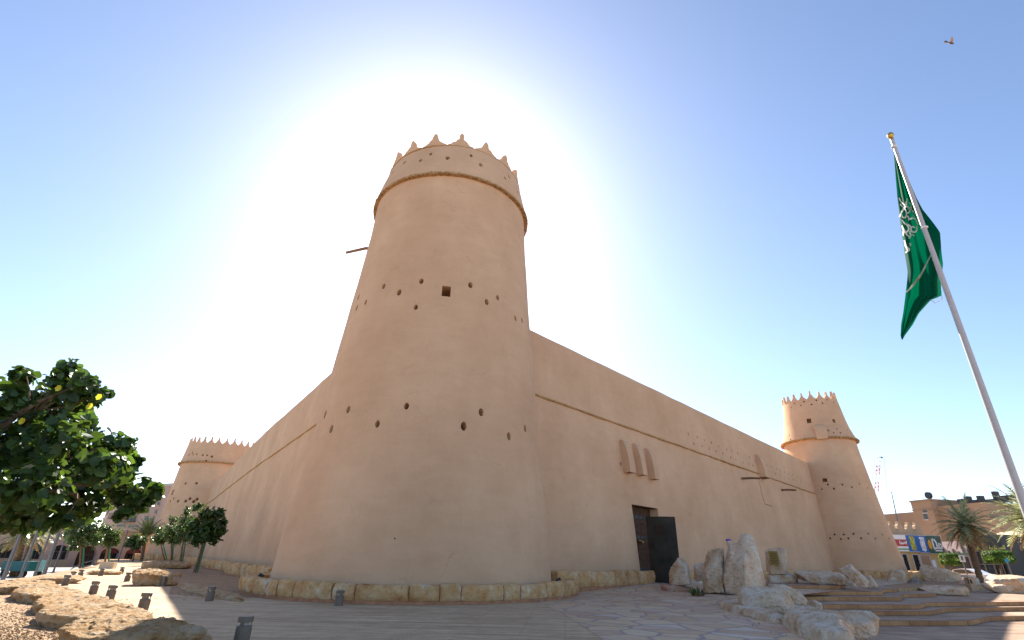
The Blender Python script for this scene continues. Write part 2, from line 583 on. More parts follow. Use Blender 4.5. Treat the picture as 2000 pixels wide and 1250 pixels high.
def riser_vec(nt):
    g = nt.nodes.new('ShaderNodeNewGeometry')
    s = nt.nodes.new('ShaderNodeSeparateXYZ')
    nt.links.new(g.outputs['Position'], s.inputs[0])
    a = nt.nodes.new('ShaderNodeMath')
    a.operation = 'MULTIPLY_ADD'
    a.inputs[1].default_value = 0.6
    nt.links.new(s.outputs[1], a.inputs[0])
    nt.links.new(s.outputs[0], a.inputs[2])
    z = nt.nodes.new('ShaderNodeMath')
    z.operation = 'ADD'
    z.inputs[1].default_value = 0.88
    nt.links.new(s.outputs[2], z.inputs[0])
    c = nt.nodes.new('ShaderNodeCombineXYZ')
    nt.links.new(a.outputs[0], c.inputs[0])
    nt.links.new(z.outputs[0], c.inputs[1])
    return c.outputs[0]


RISER = brick_mat('step_riser_stone', (0.56, 0.31, 0.14), (0.42, 0.21, 0.095), (0.27, 0.15, 0.10), 0.95, 0.18, 0.02, vecf=riser_vec)

# ------------------------------------------------------------------ ground, paving
rng = random.Random(7)


def gz(x, y):
    t = min(1, max(0, (x + 20) / 40))
    z = -1.0 + 0.62 * t * t * (3 - 2 * t)
    if x > 0:
        k = min(1, max(0, (44 - y) / 10)) * min(1, x / 6)
        z = z * (1 - k) - 1.0 * k
    return z


gx = [-4000, -2000, -1000, -500, -300, -200] + list(range(-150, 151, 5)) + [200, 300, 500, 1000, 2000, 4000]
gy = [-4000, -1000, -300] + list(range(-100, 151, 5)) + [200, 300, 500, 1000, 2000, 4000]
mb = MB()
vs = [(x, y, gz(x, y)) for y in gy for x in gx]
nx = len(gx)
mb.add(vs, [(j * nx + i, j * nx + i + 1, (j + 1) * nx + i + 1, (j + 1) * nx + i) for j in range(len(gy) - 1) for i in range(nx - 1)])
put(mb.build('ground', ASPH), kind='structure')


def sheet(name, pts, mat, z=None, kind='structure'):
    m = MB()
    pts = [Vector((p[0], p[1], z if z is not None else p[2])) for p in pts]
    a = sum(pts[i].x * pts[(i + 1) % len(pts)].y - pts[(i + 1) % len(pts)].x * pts[i].y for i in range(len(pts)))
    if a < 0:
        pts.reverse()
    m.add(pts, [tuple(range(len(pts)))])
    return put(m.build(name, mat), kind=kind)


def slab(name, pts, z, depth, mats):
    m = MB()
    pts = [Vector((p[0], p[1], z)) for p in pts]
    a = sum(pts[i].x * pts[(i + 1) % len(pts)].y - pts[(i + 1) % len(pts)].x * pts[i].y for i in range(len(pts)))
    if a < 0:
        pts.reverse()
    n = len(pts)
    m.add(pts + [p - Vector((0, 0, depth)) for p in pts], [tuple(range(n))], 0)
    for i in range(n):
        j = (i + 1) % n
        m.f.append((i, n + i, n + j, j))
        m.m.append(1)
    return m.build(name, mats)


put(slab('plaza', [(-45, -25), (-45, 10), (-22.5, 19.8), (-18.4, 20.4), (-20.6, 25), (-33, 46), (-50, 71), (-66, 95), (-60, 130),
                   (40, 130), (62, 90), (52, 62), (41, 47), (23, 33), (15, 28.2), (13, 25.5), (11.2, 22), (9.6, 18.5), (7.9, 14), (5.9, 10), (5.2, 6), (5.2, -25)],
         0.0, 1.1, [SOIL, LIME2]), kind='structure')
# the paved rise in front of the gate wall, gravel and paving laid on the plaza
TC = Vector((-3.24, 20.5, 0))            # corner tower axis
UR = Vector((math.sin(R(42.75)), math.cos(R(42.75)), 0))
NR = Vector((UR.y, -UR.x, 0))
UL = Vector((math.sin(R(-33)), math.cos(R(-33)), 0))
NL = Vector((-UL.y, UL.x, 0))


def WR(s, o, z):
    return TC + UR * s + NR * o + Vector((0, 0, z))


def WL(s, o, z):
    return TC + UL * s + NL * o + Vector((0, 0, z))


flag_pts = [(1.2, 2), (1.5, 9.21), (1.3, 13), (0.8, 17.6), (1.6, 20.5), (3.2, 22.2)]
flag_pts += [WR(s, 9.0, 0) for s in (7, 14, 20, 24)] + [(12.8, 25.6), (11.1, 22), (9.5, 18.5), (7.8, 14), (5.8, 10), (5.1, 6), (5.1, 2)]
sheet('flagstone_paving', flag_pts, FLAG, 0.008)
m = MB()
ss, oo = np.linspace(2, 46, 34), np.linspace(9.2, 2.5, 10)
sms = lambda t: max(0, min(1, t)) ** 2 * (3 - 2 * max(0, min(1, t)))
m.add([WR(a, b, 0.012 + 0.29 * sms((9.2 - b) / 6.7) * sms((a - 3) / 9)) for a in ss for b in oo], [(i * 10 + k, i * 10 + k + 1, i * 10 + k + 11, i * 10 + k + 10) for i in range(33) for k in range(9)])
put(m.build('flagstone_rise', FLAG, smooth=60), kind='structure')
sheet('deck_paving', [(1.2, -20), (1.5, 9.21), (1.3, 13), (0.8, 17.6), (-2.5, 20), (-6.2, 17), (-7.4, 15.2), (-9.6, 16.6), (-11.9, 20.6), (-17, 29.5),
                      (-24, 40.5), (-33, 55), (-45, 75), (-49, 72), (-32.6, 46.2), (-21.4, 28), (-18.6, 24), (-14.5, 18.8),
                      (-10.2, 14.2), (-7.2, 11.2), (-4.2, 8.2), (-1.5, 2), (-1.5, -20)], DECK, 0.004)
sheet('gravel_bed', [(-1.6, -20), (-1.6, 2), (-4.2, 8.3), (-7.2, 11.3), (-10.2, 14.3), (-14.5, 18.9), (-18, 20.2), (-22.3, 19.6), (-44, 10), (-44, -20)], GRAVEL, 0.004)
sheet('court', [(5, -30), (75, -30), (75, 42), (5, 42)], COURT, -0.88)

# ------------------------------------------------------------------ stone stairs (six low steps, stacked terraces)
st = thing('stone_stairs', 'wide flight of low stone steps with orange-brown risers right of the pale boulders', 'stairs', (20, 20, -0.88))


def step(z, front, back):
    pts = [G(x, y, z) for x, y in front] + [Vector((b[0], b[1], z)) for b in back]
    o = slab('step', pts, z, 0.3, [COURT, RISER])
    o.data.transform(Matrix.Translation(-Vector(st.location)))
    o.parent = st


step(-0.70, [(1640, 1212), (1890, 1212), (1932, 1204), (2150, 1200)], [(70, 22), (70, 44), (9, 44), (9, 22)])
step(-0.52, [(1630, 1193), (1815, 1193), (1850, 1187), (2150, 1184)], [(70, 24), (70, 44.2), (9.5, 44.2), (9.5, 24)])
step(-0.34, [(1570, 1180), (1795, 1181), (1808, 1176.5), (2150, 1174)], [(75, 30), (75, 64), (52, 64), (41, 48), (10, 44.4), (10, 25)])
step(-0.16, [(1555, 1165), (1757, 1166), (1762, 1160), (1808, 1159.5)], [(23.5, 31.5), (28, 40), (11, 40), (11, 25)])
step(0.02, [(1545, 1154), (1722, 1155), (1724, 1150), (1748, 1150)], [(22.6, 33), (24, 38), (12, 38), (12, 27)])
step(0.20, [(1540, 1143), (1640, 1143.5), (1650, 1140)], [(19, 34), (21, 37), (13, 33), (13, 29)])

# ------------------------------------------------------------------ the fort
fort = thing('mud_fort', 'large tan mud-brick fort with round crenellated corner towers', 'fort', TC)


class Tower:
    def __init__(s, c, prof, lean=(0, 0)):
        s.c = Vector((c[0], c[1], 0))
        s.p = prof
        s.lean = lean

    def r(s, z):
        return float(np.interp(z, [a for a, _ in s.p], [b for _, b in s.p]))

    def axis(s, z):
        return s.c + Vector((s.lean[0] * z, s.lean[1] * z, 0))

    def hit(s, px, py):
        d = ray(px, py)
        t = 0.55 * s.c.length / math.hypot(d.x, d.y)
        best = None
        for i in range(4000):
            p = O + d * t
            g = (Vector((p.x, p.y, 0)) - s.axis(p.z)).length - s.r(p.z)
            if best is None or g < best[0]:
                best = (g, p.copy())
            if g < 0:
                break
            t += max(0.002, g * 0.5)
            if t > 1.5 * s.c.length:
                break
        p = best[1]
        a = s.axis(p.z)
        return p, Vector((p.x - a.x, p.y - a.y, 0)).normalized()


def lathe_solid(tw, z0, z1, n=144, dz=0.6, wob=0.03, mb=None):
    mb = mb or MB()
    nzr = max(2, int(round((z1 - z0) / dz)))
    vs = []
    for i in range(nzr + 1):
        z = z0 + (z1 - z0) * i / nzr
        a = tw.axis(z)
        for k in range(n):
            th = 2 * math.pi * k / n
            rr = tw.r(z)
            q = Vector((a.x + rr * math.cos(th), a.y + rr * math.sin(th), z))
            rr += wob * (noise.noise(q * 0.35) + 0.5 * noise.noise(q * 0.9))
            vs.append((a.x + rr * math.cos(th), a.y + rr * math.sin(th), z))
    fs = [tuple(reversed(range(n)))]
    for i in range(nzr):
        for k in range(n):
            k2 = (k + 1) % n
            fs.append((i * n + k, i * n + k2, (i + 1) * n + k2, (i + 1) * n + k))
    fs.append(tuple(range(nzr * n, (nzr + 1) * n)))
    mb.add(vs, fs)
    return mb


def hole(mb, p, nrm, w, h, depth=0.5, square=False, tilt=0.18):
    n = Vector(nrm)
    n = (n + Vector((0, 0, tilt))).normalized()
    u = Vector((0, 0, 1)).cross(n).normalized()
    v = n.cross(u)
    if square:
        ring = [(-w, -h), (w, -h), (w, h), (-w, h)]
    else:
        w, h, depth = w * 1.22, h * 1.2, depth * 1.5
        ring = [(w * math.cos(a), h * math.sin(a) * (1.0)) for a in [2 * math.pi * k / 10 for k in range(10)]]
    j = rng.uniform(0.85, 1.15)
    pts = [p + n * 0.25 + u * (x * j) + v * (y * j) for x, y in ring]
    mb.prism(pts, -n * (depth + 0.25))


def merlon_ring(tw, parent, z, n, phase, w, h, th):
    a0 = tw.axis(z)
    for k in range(n):
        j_ = lambda v, a: v + rng.uniform(-a, a)
        def half():
            if rng.random() < .5:      # worn steps
                return [(.495, 0), (.48, j_(.09, .03)), (j_(.36, .03), j_(.15, .03)), (j_(.31, .02), j_(.27, .03)), (j_(.2, .02), j_(.36, .03)), (j_(.15, .015), j_(.47, .03)), (j_(.085, .01), j_(.53, .03)), (.08, j_(.78, .03)), (.05, .94)]
            return [(.495, 0), (.47, j_(.08, .02)), (j_(.37, .02), j_(.16, .02)), (j_(.27, .02), j_(.28, .02)), (j_(.19, .02), j_(.41, .02)), (j_(.13, .01), j_(.53, .02)), (j_(.1, .01), j_(.66, .02)), (.085, j_(.82, .03)), (.05, .95)]
        prof = [(-x, y) for x, y in half()] + [(0, 1.0)] + half()[::-1]
        ph = phase + 2 * math.pi * k / n
        m = MB()
        sc = rng.uniform(0.88, 1.08)
        sk = rng.uniform(-.04, .04)
        outer, inner = [], []
        r0 = tw.r(z)
        for x, y in prof:
            xx = (x + sk * y + rng.uniform(-.012, .012)) * w
            a = ph + xx / r0
            rr = r0 + 0.012 - y * h * 0.06
            z1 = z - 0.01 + y * h * sc
            outer.append(Vector((a0.x + rr * math.cos(a), a0.y + rr * math.sin(a), z1)))
            rr -= th * (1 - 0.35 * y)
            inner.append(Vector((a0.x + rr * math.cos(a), a0.y + rr * math.sin(a), z1)))
        N = len(prof)
        m.add(outer + inner, [tuple(reversed(range(N))), tuple(range(N, 2 * N))] + [(i, (i + 1) % N, N + (i + 1) % N, N + i) for i in range(N)])
        m.build('merlon', MUD, parent, smooth=45)


def rim(tw, z, r, n, size, name, parent, mat, rnd=0.35):
    m = MB()
    a0 = tw.axis(z)
    for k in range(n):
        a = 2 * math.pi * (k + rng.uniform(-.25, .25)) / n
        rr = r + rng.uniform(-rnd, rnd) * size * 0.5
        d = Vector((math.cos(a), math.sin(a), 0))
        t = Vector((-math.sin(a), math.cos(a), 0))
        hh = size * rng.uniform(0.7, 1.3)
        c = Vector((a0.x, a0.y, z + rng.uniform(-.12, .12) * size)) + d * (rr - 0.12)
        m.box(c, (2 * math.pi * r / n * rng.uniform(0.85, 1.1), 0.34, hh), t, d, top=rng.uniform(.8, 1))
    return m.build(name, mat, parent)


# ---- corner tower, nearest the viewer
T1 = Tower(TC, [(-1, 4.95), (0, 4.86), (2, 4.68), (4, 4.44), (7.5, 4.13), (11, 3.82), (14, 3.58), (15.72, 3.5)], (0.014, 0))
T1b = Tower(TC, [(15.7, 3.64), (16.2, 3.55), (17.62, 3.22), (18, 3.2)], (0.014, 0))
t1 = lathe_solid(T1, -0.6, 15.74).build('round_tower', MUD, fort)
put(t1, 'massive near corner tower rising in front of the sun')
cm = MB()
for x, y in [(823, 549), (749, 559), (779.4, 571), (812.3, 600), (918.8, 556.8), (950.7, 590), (972, 581.6), (700.5, 580), (714, 590), (697, 601), (1006, 622),
             (1019, 626), (680, 800), (647, 838), (794, 793), (737, 828), (940, 805), (906, 832), (994, 852), (1025.5, 837), (635, 810), (601, 860), (1053, 866)]:
    p, n = T1.hit(x, y)
    hole(cm, p, n, 0.075, 0.115, 0.55)
p, n = T1.hit(871.8, 569)
hole(cm, p, n, 0.17, 0.24, 0.9, True, 0.0)
p, n = T1.hit(771, 1052)
hole(cm, p, n, 0.022, 0.022, 0.2)
cut(t1, cm, 35)
t1c = lathe_solid(T1b, 15.72, 17.62, dz=0.5).build('crown_wall', MUD, t1)
cm = MB()
for x, y in [(841, 300.5), (821, 313), (874, 308.5), (920, 304.5), (939, 322), (789.5, 317), (767.6, 337), (757.6, 341), (986, 348.5), (993.7, 346), (1011, 376)]:
    p, n = T1b.hit(x, y)
    hole(cm, p, n, 0.07, 0.10, 0.5)
cut(t1c, cm, 35)
rim(T1, 15.70, 3.632, 280, 0.075, 'cornice', t1, CORN)
rg = MB()
a0 = T1b.axis(17.6)
rg.tube([Vector((a0.x + 3.235 * math.cos(2 * math.pi * k / 96), a0.y + 3.235 * math.sin(2 * math.pi * k / 96), 17.6 + 0.012 * math.sin(k * 2.3))) for k in range(97)], 0.024, 6, cap=False)
rg.build('ridge', RIDGE, t1, smooth=60)
merlon_ring(T1b, t1, 17.62, 17, math.atan2(-TC.y, -TC.x) + 0.02, 1.18, 0.76, 0.3)
bm_ = MB()
p0 = D(714, 485, 20.3)
bm_.tube([p0 + Vector((.6, .1, 0.05)), p0, D(676, 493.5, 20.1)], [0.075, 0.07, 0.06], 8)
put(bm_.build('wooden_beam', plain('pale_weathered_wood', (0.36, 0.22, 0.13), 0.9, 0.15, var=0.3, scale=12, bmp=0.4), t1))

# ---- far right tower
RC = Vector((65.5 * math.sin(R(31.05)), 65.5 * math.cos(R(31.05)), 0))
T2 = Tower(RC, [(-1, 5.1), (0, 4.95), (1.2, 4.8), (4, 4.4), (7.3, 4.0), (12, 3.5), (13.1, 3.42)])
T2b = Tower(RC, [(13.0, 3.66), (13.3, 3.6), (14.0, 3.28), (15, 3.08), (17.4, 2.74), (19, 2.7)])
t2 = lathe_solid(T2, -0.9, 13.1, 112, 0.8).build('round_tower', MUD, fort)
put(t2, 'distant right tower with two small square windows')
z8 = lambda L: [(1480 + a / 5.68, 740 + b / 5.68) for a, b in L]
z5 = lambda L: [(1500 + a / 4, 950 + b / 4) for a, b in L]
cm = MB()
for x, y in z8([(710, 1222), (778, 1172), (845, 1217), (937, 1172), (1045, 1200), (1127, 1162), (1222, 1212)]) + z5(
        [(485, 405), (520, 375), (570, 410), (592, 375), (627, 405), (668, 370), (728, 405), (783, 370), (838, 408), (893, 378), (945, 410), (968, 382)]):
    p, n = T2.hit(x, y)
    hole(cm, p, n, 0.066, 0.078, 0.5)
p, n = T2.hit(1611, 938)
hole(cm, p, n, 0.23, 0.2, 0.8, True, 0)
cut(t2, cm, 35)
t2c = lathe_solid(T2b, 13.02, 17.4, 112, 0.7).build('crown_wall', MUD, t2)
cm = MB()
for x, y in z8([(375, 315), (407, 272), (480, 293), (512, 253), (597, 283), (649, 237), (718, 268), (770, 230), (840, 263), (866, 240), (355, 628), (360, 670), (783, 570),
                (843, 597), (878, 558), (920, 597), (993, 565), (787, 645), (655, 668), (540, 695)]):
    p, n = T2b.hit(x, y)
    hole(cm, p, n, 0.066, 0.078, 0.5)
for x, y in ((1580, 822), (1629, 822)):
    p, n = T2b.hit(x, y)
    hole(cm, p, n, 0.19, 0.22, 0.8, True, 0)
cut(t2c, cm, 35)
rim(T2, 13.08, 3.72, 150, 0.16, 'cornice', t2, RIDGE)
merlon_ring(T2b, t2, 17.4, 20, math.atan2(-RC.y, -RC.x) + 0.1, 0.86, 0.95, 0.28)


def hood(p, u, n, w, h, out, parent, mat=MUD, name='machicolation'):
    """projecting shield-shaped box: flush with the wall at the top, open underneath"""
    prof = [(0.0, h), (0.25, h * .97), (0.55, h * .82), (0.8, h * .55), (0.95, h * .28), (1.0, 0.0)]
    m = MB()
    for a, b in ((-w / 2, -w / 2 + 0.09), (w / 2 - 0.09, w / 2)):
        m.prism([p + u * a + n * (o_ * out) + Vector((0, 0, z_)) for o_, z_ in [(-.3, 0)] + prof[::-1] + [(-.3, h)]], u * (b - a))
    k = len(prof)
    vs = []
    for sgn, dn in ((-1, 0), (1, 0), (1, -0.1), (-1, -0.1)):
        for o_, z_ in prof:
            vs.append(p + u * (sgn * (w / 2 - .003 - (0.2 * w * max(0, z_ / h - .45)) )) + n * (o_ * out + dn + 0.004) + Vector((0, 0, z_)))
    fs = []
    for i in range(k - 1):
        fs += [(i, i + 1, k + i + 1, k + i), (2 * k + i, 2 * k + i + 1, 3 * k + i + 1, 3 * k + i)]
    fs.append((k - 1, 4 * k - 1, 3 * k - 1, 2 * k - 1))
    m.add(vs, fs)
    return m.build(name, mat, parent, smooth=40)


# the hood under the right tower's rim
p, n = T2.hit(1606, 858)
hood(p - n * 0.05, Vector((0, 0, 1)).cross(n), n, 1.0, 1.5, 0.42, t2)

# ---- far left tower (wide)
LC = Vector((96 * math.sin(R(-28.6)), 96 * math.cos(R(-28.6)), 0))
T3 = Tower(LC, [(-2, 7.0), (0.5, 6.65), (9, 5.88), (13.4, 5.5)])
T3b = Tower(LC, [(13.3, 5.75), (13.6, 5.62), (16.2, 5.2), (18, 5.15)])
t3 = lathe_solid(T3, -1.2, 13.4, 112, 0.9).build('round_tower', MUD, fort)
put(t3, 'distant left tower, broad and squat')
z4 = lambda L: [(280 + a / 4.808, 860 + b / 4.808) for a, b in L]
cm = MB()
for x, y in z4([(215, 572), (255, 570), (285, 545), (327, 570), (398, 570), (437, 548), (473, 575), (503, 553), (397, 405), (498, 403)]):
    p, n = T3.hit(x, y)
    hole(cm, p, n, 0.17, 0.17, 0.6)
p, n = T3.hit(337, 962)
hole(cm, p, n, 0.3, 0.34, 0.8, True, 0)
cut(t3, cm, 35)
t3c = lathe_solid(T3b, 13.36, 16.2, 112, 0.7).build('crown_wall', MUD, t3)
cm = MB()
for x, y in z4([(430, 135), (460, 115), (468, 133), (500, 130), (557, 138), (598, 140), (643, 152), (587, 192)]):
    p, n = T3b.hit(x, y)
    hole(cm, p, n, 0.12, 0.13, 0.5)
cut(t3c, cm, 35)
rim(T3, 13.38, 5.84, 170, 0.2, 'cornice', t3, RIDGE)
merlon_ring(T3b, t3, 16.2, 30, math.atan2(-LC.y, -LC.x), 1.08, 1.05, 0.3)

# ---- curtain walls
HR, HS, BAT = 10.62, 7.55, 0.06


def wall_hit(px, py, U, N, o, batter=BAT, H=10.0):
    d = ray(px, py)
    t = (o + batter * (H - EYE) + N.dot(TC)) / (N.dot(d) + batter * d.z)
    p = O + d * t
    return p, U.dot(p - TC)


def curtain(fn, s0, s1, o, H, dip=None, n=60, thick=1.3, nzr=14):
    m = MB()
    vs = []
    for i in range(n + 1):
        s = s0 + (s1 - s0) * i / n
        h = H + (dip(s) if dip else 0)
        for k in range(nzr + 1):
            z = -0.8 + (h + 0.8) * k / nzr
            oo = o + BAT * (10 - z)
            q = fn(s, oo, z)
            oo += 0.035 * noise.noise(q * 0.3) + 0.02 * noise.noise(q * 0.8)
            zz = z + (0.03 * noise.noise(q * 0.7) if k == nzr else 0)
            vs.append(fn(s, oo, zz))
        vs.append(fn(s, o - thick, h))
        vs.append(fn(s, o - thick, -0.8))
    w = nzr + 3
    fs = []
    for i in range(n):
        for k in range(w):
            k2 = (k + 1) % w
            fs.append((i * w + k, (i + 1) * w + k, (i + 1) * w + k2, i * w + k2))
    fs.append(tuple(range(w)))
    fs.append(tuple(reversed(range(n * w, (n + 1) * w))))
    m.add(vs, fs)
    bm = bmesh.new()
    me = m.mesh('t', MUD)
    bm.from_mesh(me)
    bmesh.ops.recalc_face_normals(bm, faces=bm.faces)
    bm.to_mesh(me)
    bm.free()
    mm = MB()
    mm.v = [tuple(v.co) for v in me.vertices]
    mm.f = [tuple(p.vertices) for p in me.polygons]
    mm.m = [0] * len(mm.f)
    return mm


OR, OL = 2.38, 2.0
wr = curtain(WR, 1.5, 47.8, OR, HR).build('curtain_wall', MUD, fort)
put(wr, 'long front wall with the gateway')
cm = MB()
z3 = lambda L: [(1320 + a / 6.25, 820 + b / 6.25) for a, b in L]
for x, y in z3([(152, 170), (260, 210), (343, 247), (432, 277), (520, 320), (622, 358), (685, 377), (757, 408), (845, 438), (895, 458), (1110, 560), (1160, 570), (1225, 597),
                (1273, 618), (1328, 638), (1382, 658), (1428, 673), (1485, 690), (1540, 715), (220, 290), (315, 323), (405, 348), (495, 383), (578, 410), (675, 457), (735, 488),
                (823, 520), (892, 540), (940, 560), (1130, 650), (1210, 658), (1270, 677), (1322, 697), (1375, 710), (1425, 728), (1470, 742), (1525, 757), (1580, 775),
                (968, 520), (988, 680)]) + [(1212, 906)]:
    p, s = wall_hit(x, y, UR, NR, OR)
    hole(cm, p, NR, 0.06, 0.075, 0.4)
# doorway recess
pA, sA = wall_hit(1234, 986, UR, NR, OR)
pB, sB = wall_hit(1284, 992, UR, NR, OR)
ztop = (pA.z + pB.z) / 2
DB = 0.3
obase = OR + BAT * (10 - DB)
cm.prism([WR(sA, OR + 1.2, DB), WR(sB, OR + 1.2, DB), WR(sB, OR + 1.2, ztop), WR(sA, OR + 1.2, ztop)], NR * -1.45)
cut(wr, cm, 35)
# door leaf standing in the recess
do = MB()
od = OR - 0.12
sm = (sA + sB) / 2
nb = 7
for i in range(nb):
    a = sA + (sB - sA) * i / nb
    b = sA + (sB - sA) * (i + 1) / nb
    do.box(WR((a + b) / 2, od, (DB + ztop) / 2 + rng.uniform(-.01, .01)), ((b - a) - 0.012, 0.09 + rng.uniform(0, .012), ztop - DB - 0.06), UR, NR)
dr = do.build('door', WOOD, fort)
for zz in (DB + 0.45, DB + 1.9, ztop - 0.5):
    b = MB()
    b.box(WR(sm, od + 0.075, zz), (sB - sA - 0.05, 0.05, 0.14), UR, NR)
    for k in range(7):
        b.lathe(WR(sA + (sB - sA) * (k + .5) / 7, od + .11, zz), [(0.035, -0.03), (0.035, 0.03)], 8)
    b.build('iron_band', IRON, dr)
b = MB()
b.tube([WR(sA + 0.95, od + .16, DB + 1.75), WR(sA + 1.15, od + .17, DB + 1.72), WR(sA + 1.3, od + .15, DB + 1.72)], 0.05, 8)
b.lathe(WR(sA + 1.35, od + .16, DB + 1.66), [(0.02, -.06), (0.07, -.03), (0.07, .08), (0.02, .1)], 10)
b.build('door_bolt', BRASS, dr)
li = MB()
li.box(WR(sm, OR + BAT * (10 - ztop) - 0.3, ztop + 0.02), (sB - sA - 0.02, 0.5, 0.1), UR, NR)
li.build('lintel', WOOD, dr)

# string course on both walls


def string(fn, s0, s1, o, z, parent, dip=None, n=160):
    m = MB()
    pts = []
    for i in range(n + 1):
        s = s0 + (s1 - s0) * i / n
        zz = z + (dip(s) if dip else 0)
        q = fn(s, 0, zz)
        zz += 0.03 * noise.noise(q * 0.8)
        pts.append(fn(s, o + BAT * (10 - zz) + 0.025 + 0.02 * noise.noise(q * 1.7), zz))
    m.tube(pts, [0.055 + 0.02 * noise.noise(p_ * 2.1) for p_ in pts], 6)
    return m.build('string_course', RIDGE, parent, smooth=60)


string(WR, 2.5, 46.8, OR, HS, wr)
# three hoods above the gate and one on the string course
for (xa, ya, w) in ((1223, 925, 0.56), (1247, 930, 0.46), (1271, 938, 0.48)):
    p, s = wall_hit(xa, ya - 1, UR, NR, OR)
    hood(p, UR, NR, w, 1.62, 0.40, wr)
p, s = wall_hit(1487, 933, UR, NR, OR)
hood(p, UR, NR, 0.85, 1.75, 0.5, wr)
b = MB()
for k in range(7):
    b.box(WR(s - .3 + .1 * k, OR + BAT * (10 - p.z) + 0.2, p.z - 0.04), (0.09, 0.6, 0.09), UR, NR)
b.build('hood_floor', PALMWOOD, wr)
# water spouts of palm log
for (x, y, L) in ((1449, 934.5, 1.25), (1526, 957, 1.15)):
    p, s = wall_hit(x, y, UR, NR, OR)
    b = MB()
    b.tube([p - NR * 0.2, p + NR * L * .5 - Vector((0, 0, .02)), p + NR * L - Vector((0, 0, .09))], [0.085, 0.08, 0.07], 8)
    b.build('water_spout', PALMWOOD, wr)
# cable chase below the hood
b = MB()
pts = []
for x, y in ((1482, 938), (1487, 962), (1493, 984), (1500, 986), (1508, 989)):
    p, s = wall_hit(x, y, UR, NR, OR)
    pts.append(p + NR * 0.0)
b.tube(pts, 0.035, 6)
b.build('plaster_ridge', RIDGE, wr)

# left wall
ldip = lambda s: 0.25 * math.exp(-((s - 30) / 12) ** 2) - 0.35 * math.exp(-((s - 62) / 9) ** 2)
wl = curtain(WL, 1.5, 76.0, OL, 10.35, ldip, n=90).build('curtain_wall', MUD, fort)
put(wl, 'shaded side wall receding to the left')
smoothen(wl.data, 35)
string(WL, 2.5, 74, OL, 7.5, wl, lambda s: 0.5 * ldip(s), 220)
b = MB()
b.box(WL(76.2, OL + 0.35, 8.1), (2.2, 1.6, 2.4), UL, NL)
b.build('box_bay', MUD, wl)


# ------------------------------------------------------------------ low stone walls round the fort's foot
def parapet(name, label, path, zb, zt, th, blk, mat=BLOCK):
    """path: plan points of the outer face (ground level function zb(i)), blocks of varied length"""
    t = thing(name, label, 'low wall', path[0] + Vector((0, 0, zb)))
    L = [0.0]
    for i in range(1, len(path)):
        L.append(L[-1] + (path[i] - path[i - 1]).length)

    def at(d):
        d = max(0, min(L[-1], d))
        for i in range(1, len(L)):
            if d <= L[i]:
                f = (d - L[i - 1]) / max(1e-6, L[i] - L[i - 1])
                return path[i - 1].lerp(path[i], f)
        return path[-1]

    def nrm(d):
        a = at(d + 0.15) - at(d - 0.15)
        a.normalize()
        return Vector((a.y, -a.x, 0))
    m = MB()
    d = 0.0
    while d < L[-1] - 0.1:
        ln = blk * rng.uniform(0.6, 1.7)
        ln = min(ln, L[-1] - d)
        h = (zt - zb) * rng.uniform(0.93, 1.04)
        n_ = max(6, int(ln / 0.06))
        kz, ky = 9, 5
        # front+top skin as a grid: v runs up the front then over the top
        prof = []
        for k in range(kz + 1):
            f = k / kz
            prof.append((0.045 * math.sin(f * math.pi) ** .5, 0.07 + (h - 0.07) * f))
        for k in range(1, ky + 1):
            prof.append((-(th) * k / ky, h - 0.01 * k))
        prof.append((-th, 0.05))
        vs = []
        gap = rng.uniform(0.012, 0.03)
        for i in range(n_ + 1):
            dd = d + gap + (ln - 2 * gap) * i / n_
            e = min(1, min(i, n_ - i) / 1.0)
            c = at(dd)
            nn = nrm(dd)
            for j, (o_, z_) in enumerate(prof):
                q = c + nn * o_ + Vector((0, 0, z_ + zb))
                dn = 0.04 * noise.noise(q * 3.1) + 0.032 * (1 - 2 * abs(noise.noise(q * 6.3))) + 0.02 * noise.noise(q * 15)
                o2 = o_ - (1 - e) * 0.05 + (dn if j <= kz + 1 else 0)
                z2 = z_ - (1 - e) * 0.03 * (z_ / h) + (dn * 0.5 if kz <= j < len(prof) - 1 else 0)
                if j == kz:
                    o2 -= 0.03
                    z2 -= 0.02
                vs.append(c + nn * o2 + Vector((0, 0, z2 + zb)))
        w = len(prof)
        fs = [(i * w + k, (i + 1) * w + k, (i + 1) * w + k + 1, i * w + k + 1) for i in range(n_) for k in range(w - 1)]
        fs += [tuple(reversed(range(w))), tuple(range(n_ * w, (n_ + 1) * w))]
        m.add(vs, fs)
        d += ln
    m.build('stone_blocks', mat, t, smooth=50)
    m = MB()
    n_ = max(4, int(L[-1] / 0.3))
    vs = []
    for i in range(n_ + 1):
        dd = L[-1] * i / n_
        c, nn = at(dd), nrm(dd)
        for o_, z_ in ((0.075, -0.1), (0.06, 0.07), (-0.01, 0.085), (-0.02, (zt - zb) * .86), (-th + .06, (zt - zb) * .8), (-th + .06, -0.1)):
            vs.append(c + nn * (o_ + 0.015 * noise.noise(c * 2)) + Vector((0, 0, z_ + zb)))
    fs = [(i * 6 + k, (i + 1) * 6 + k, (i + 1) * 6 + k + 1, i * 6 + k + 1) for i in range(n_) for k in range(5)]
    m.add(vs, fs)
    m.build('mortar_bed', MORTAR, t)
    return t


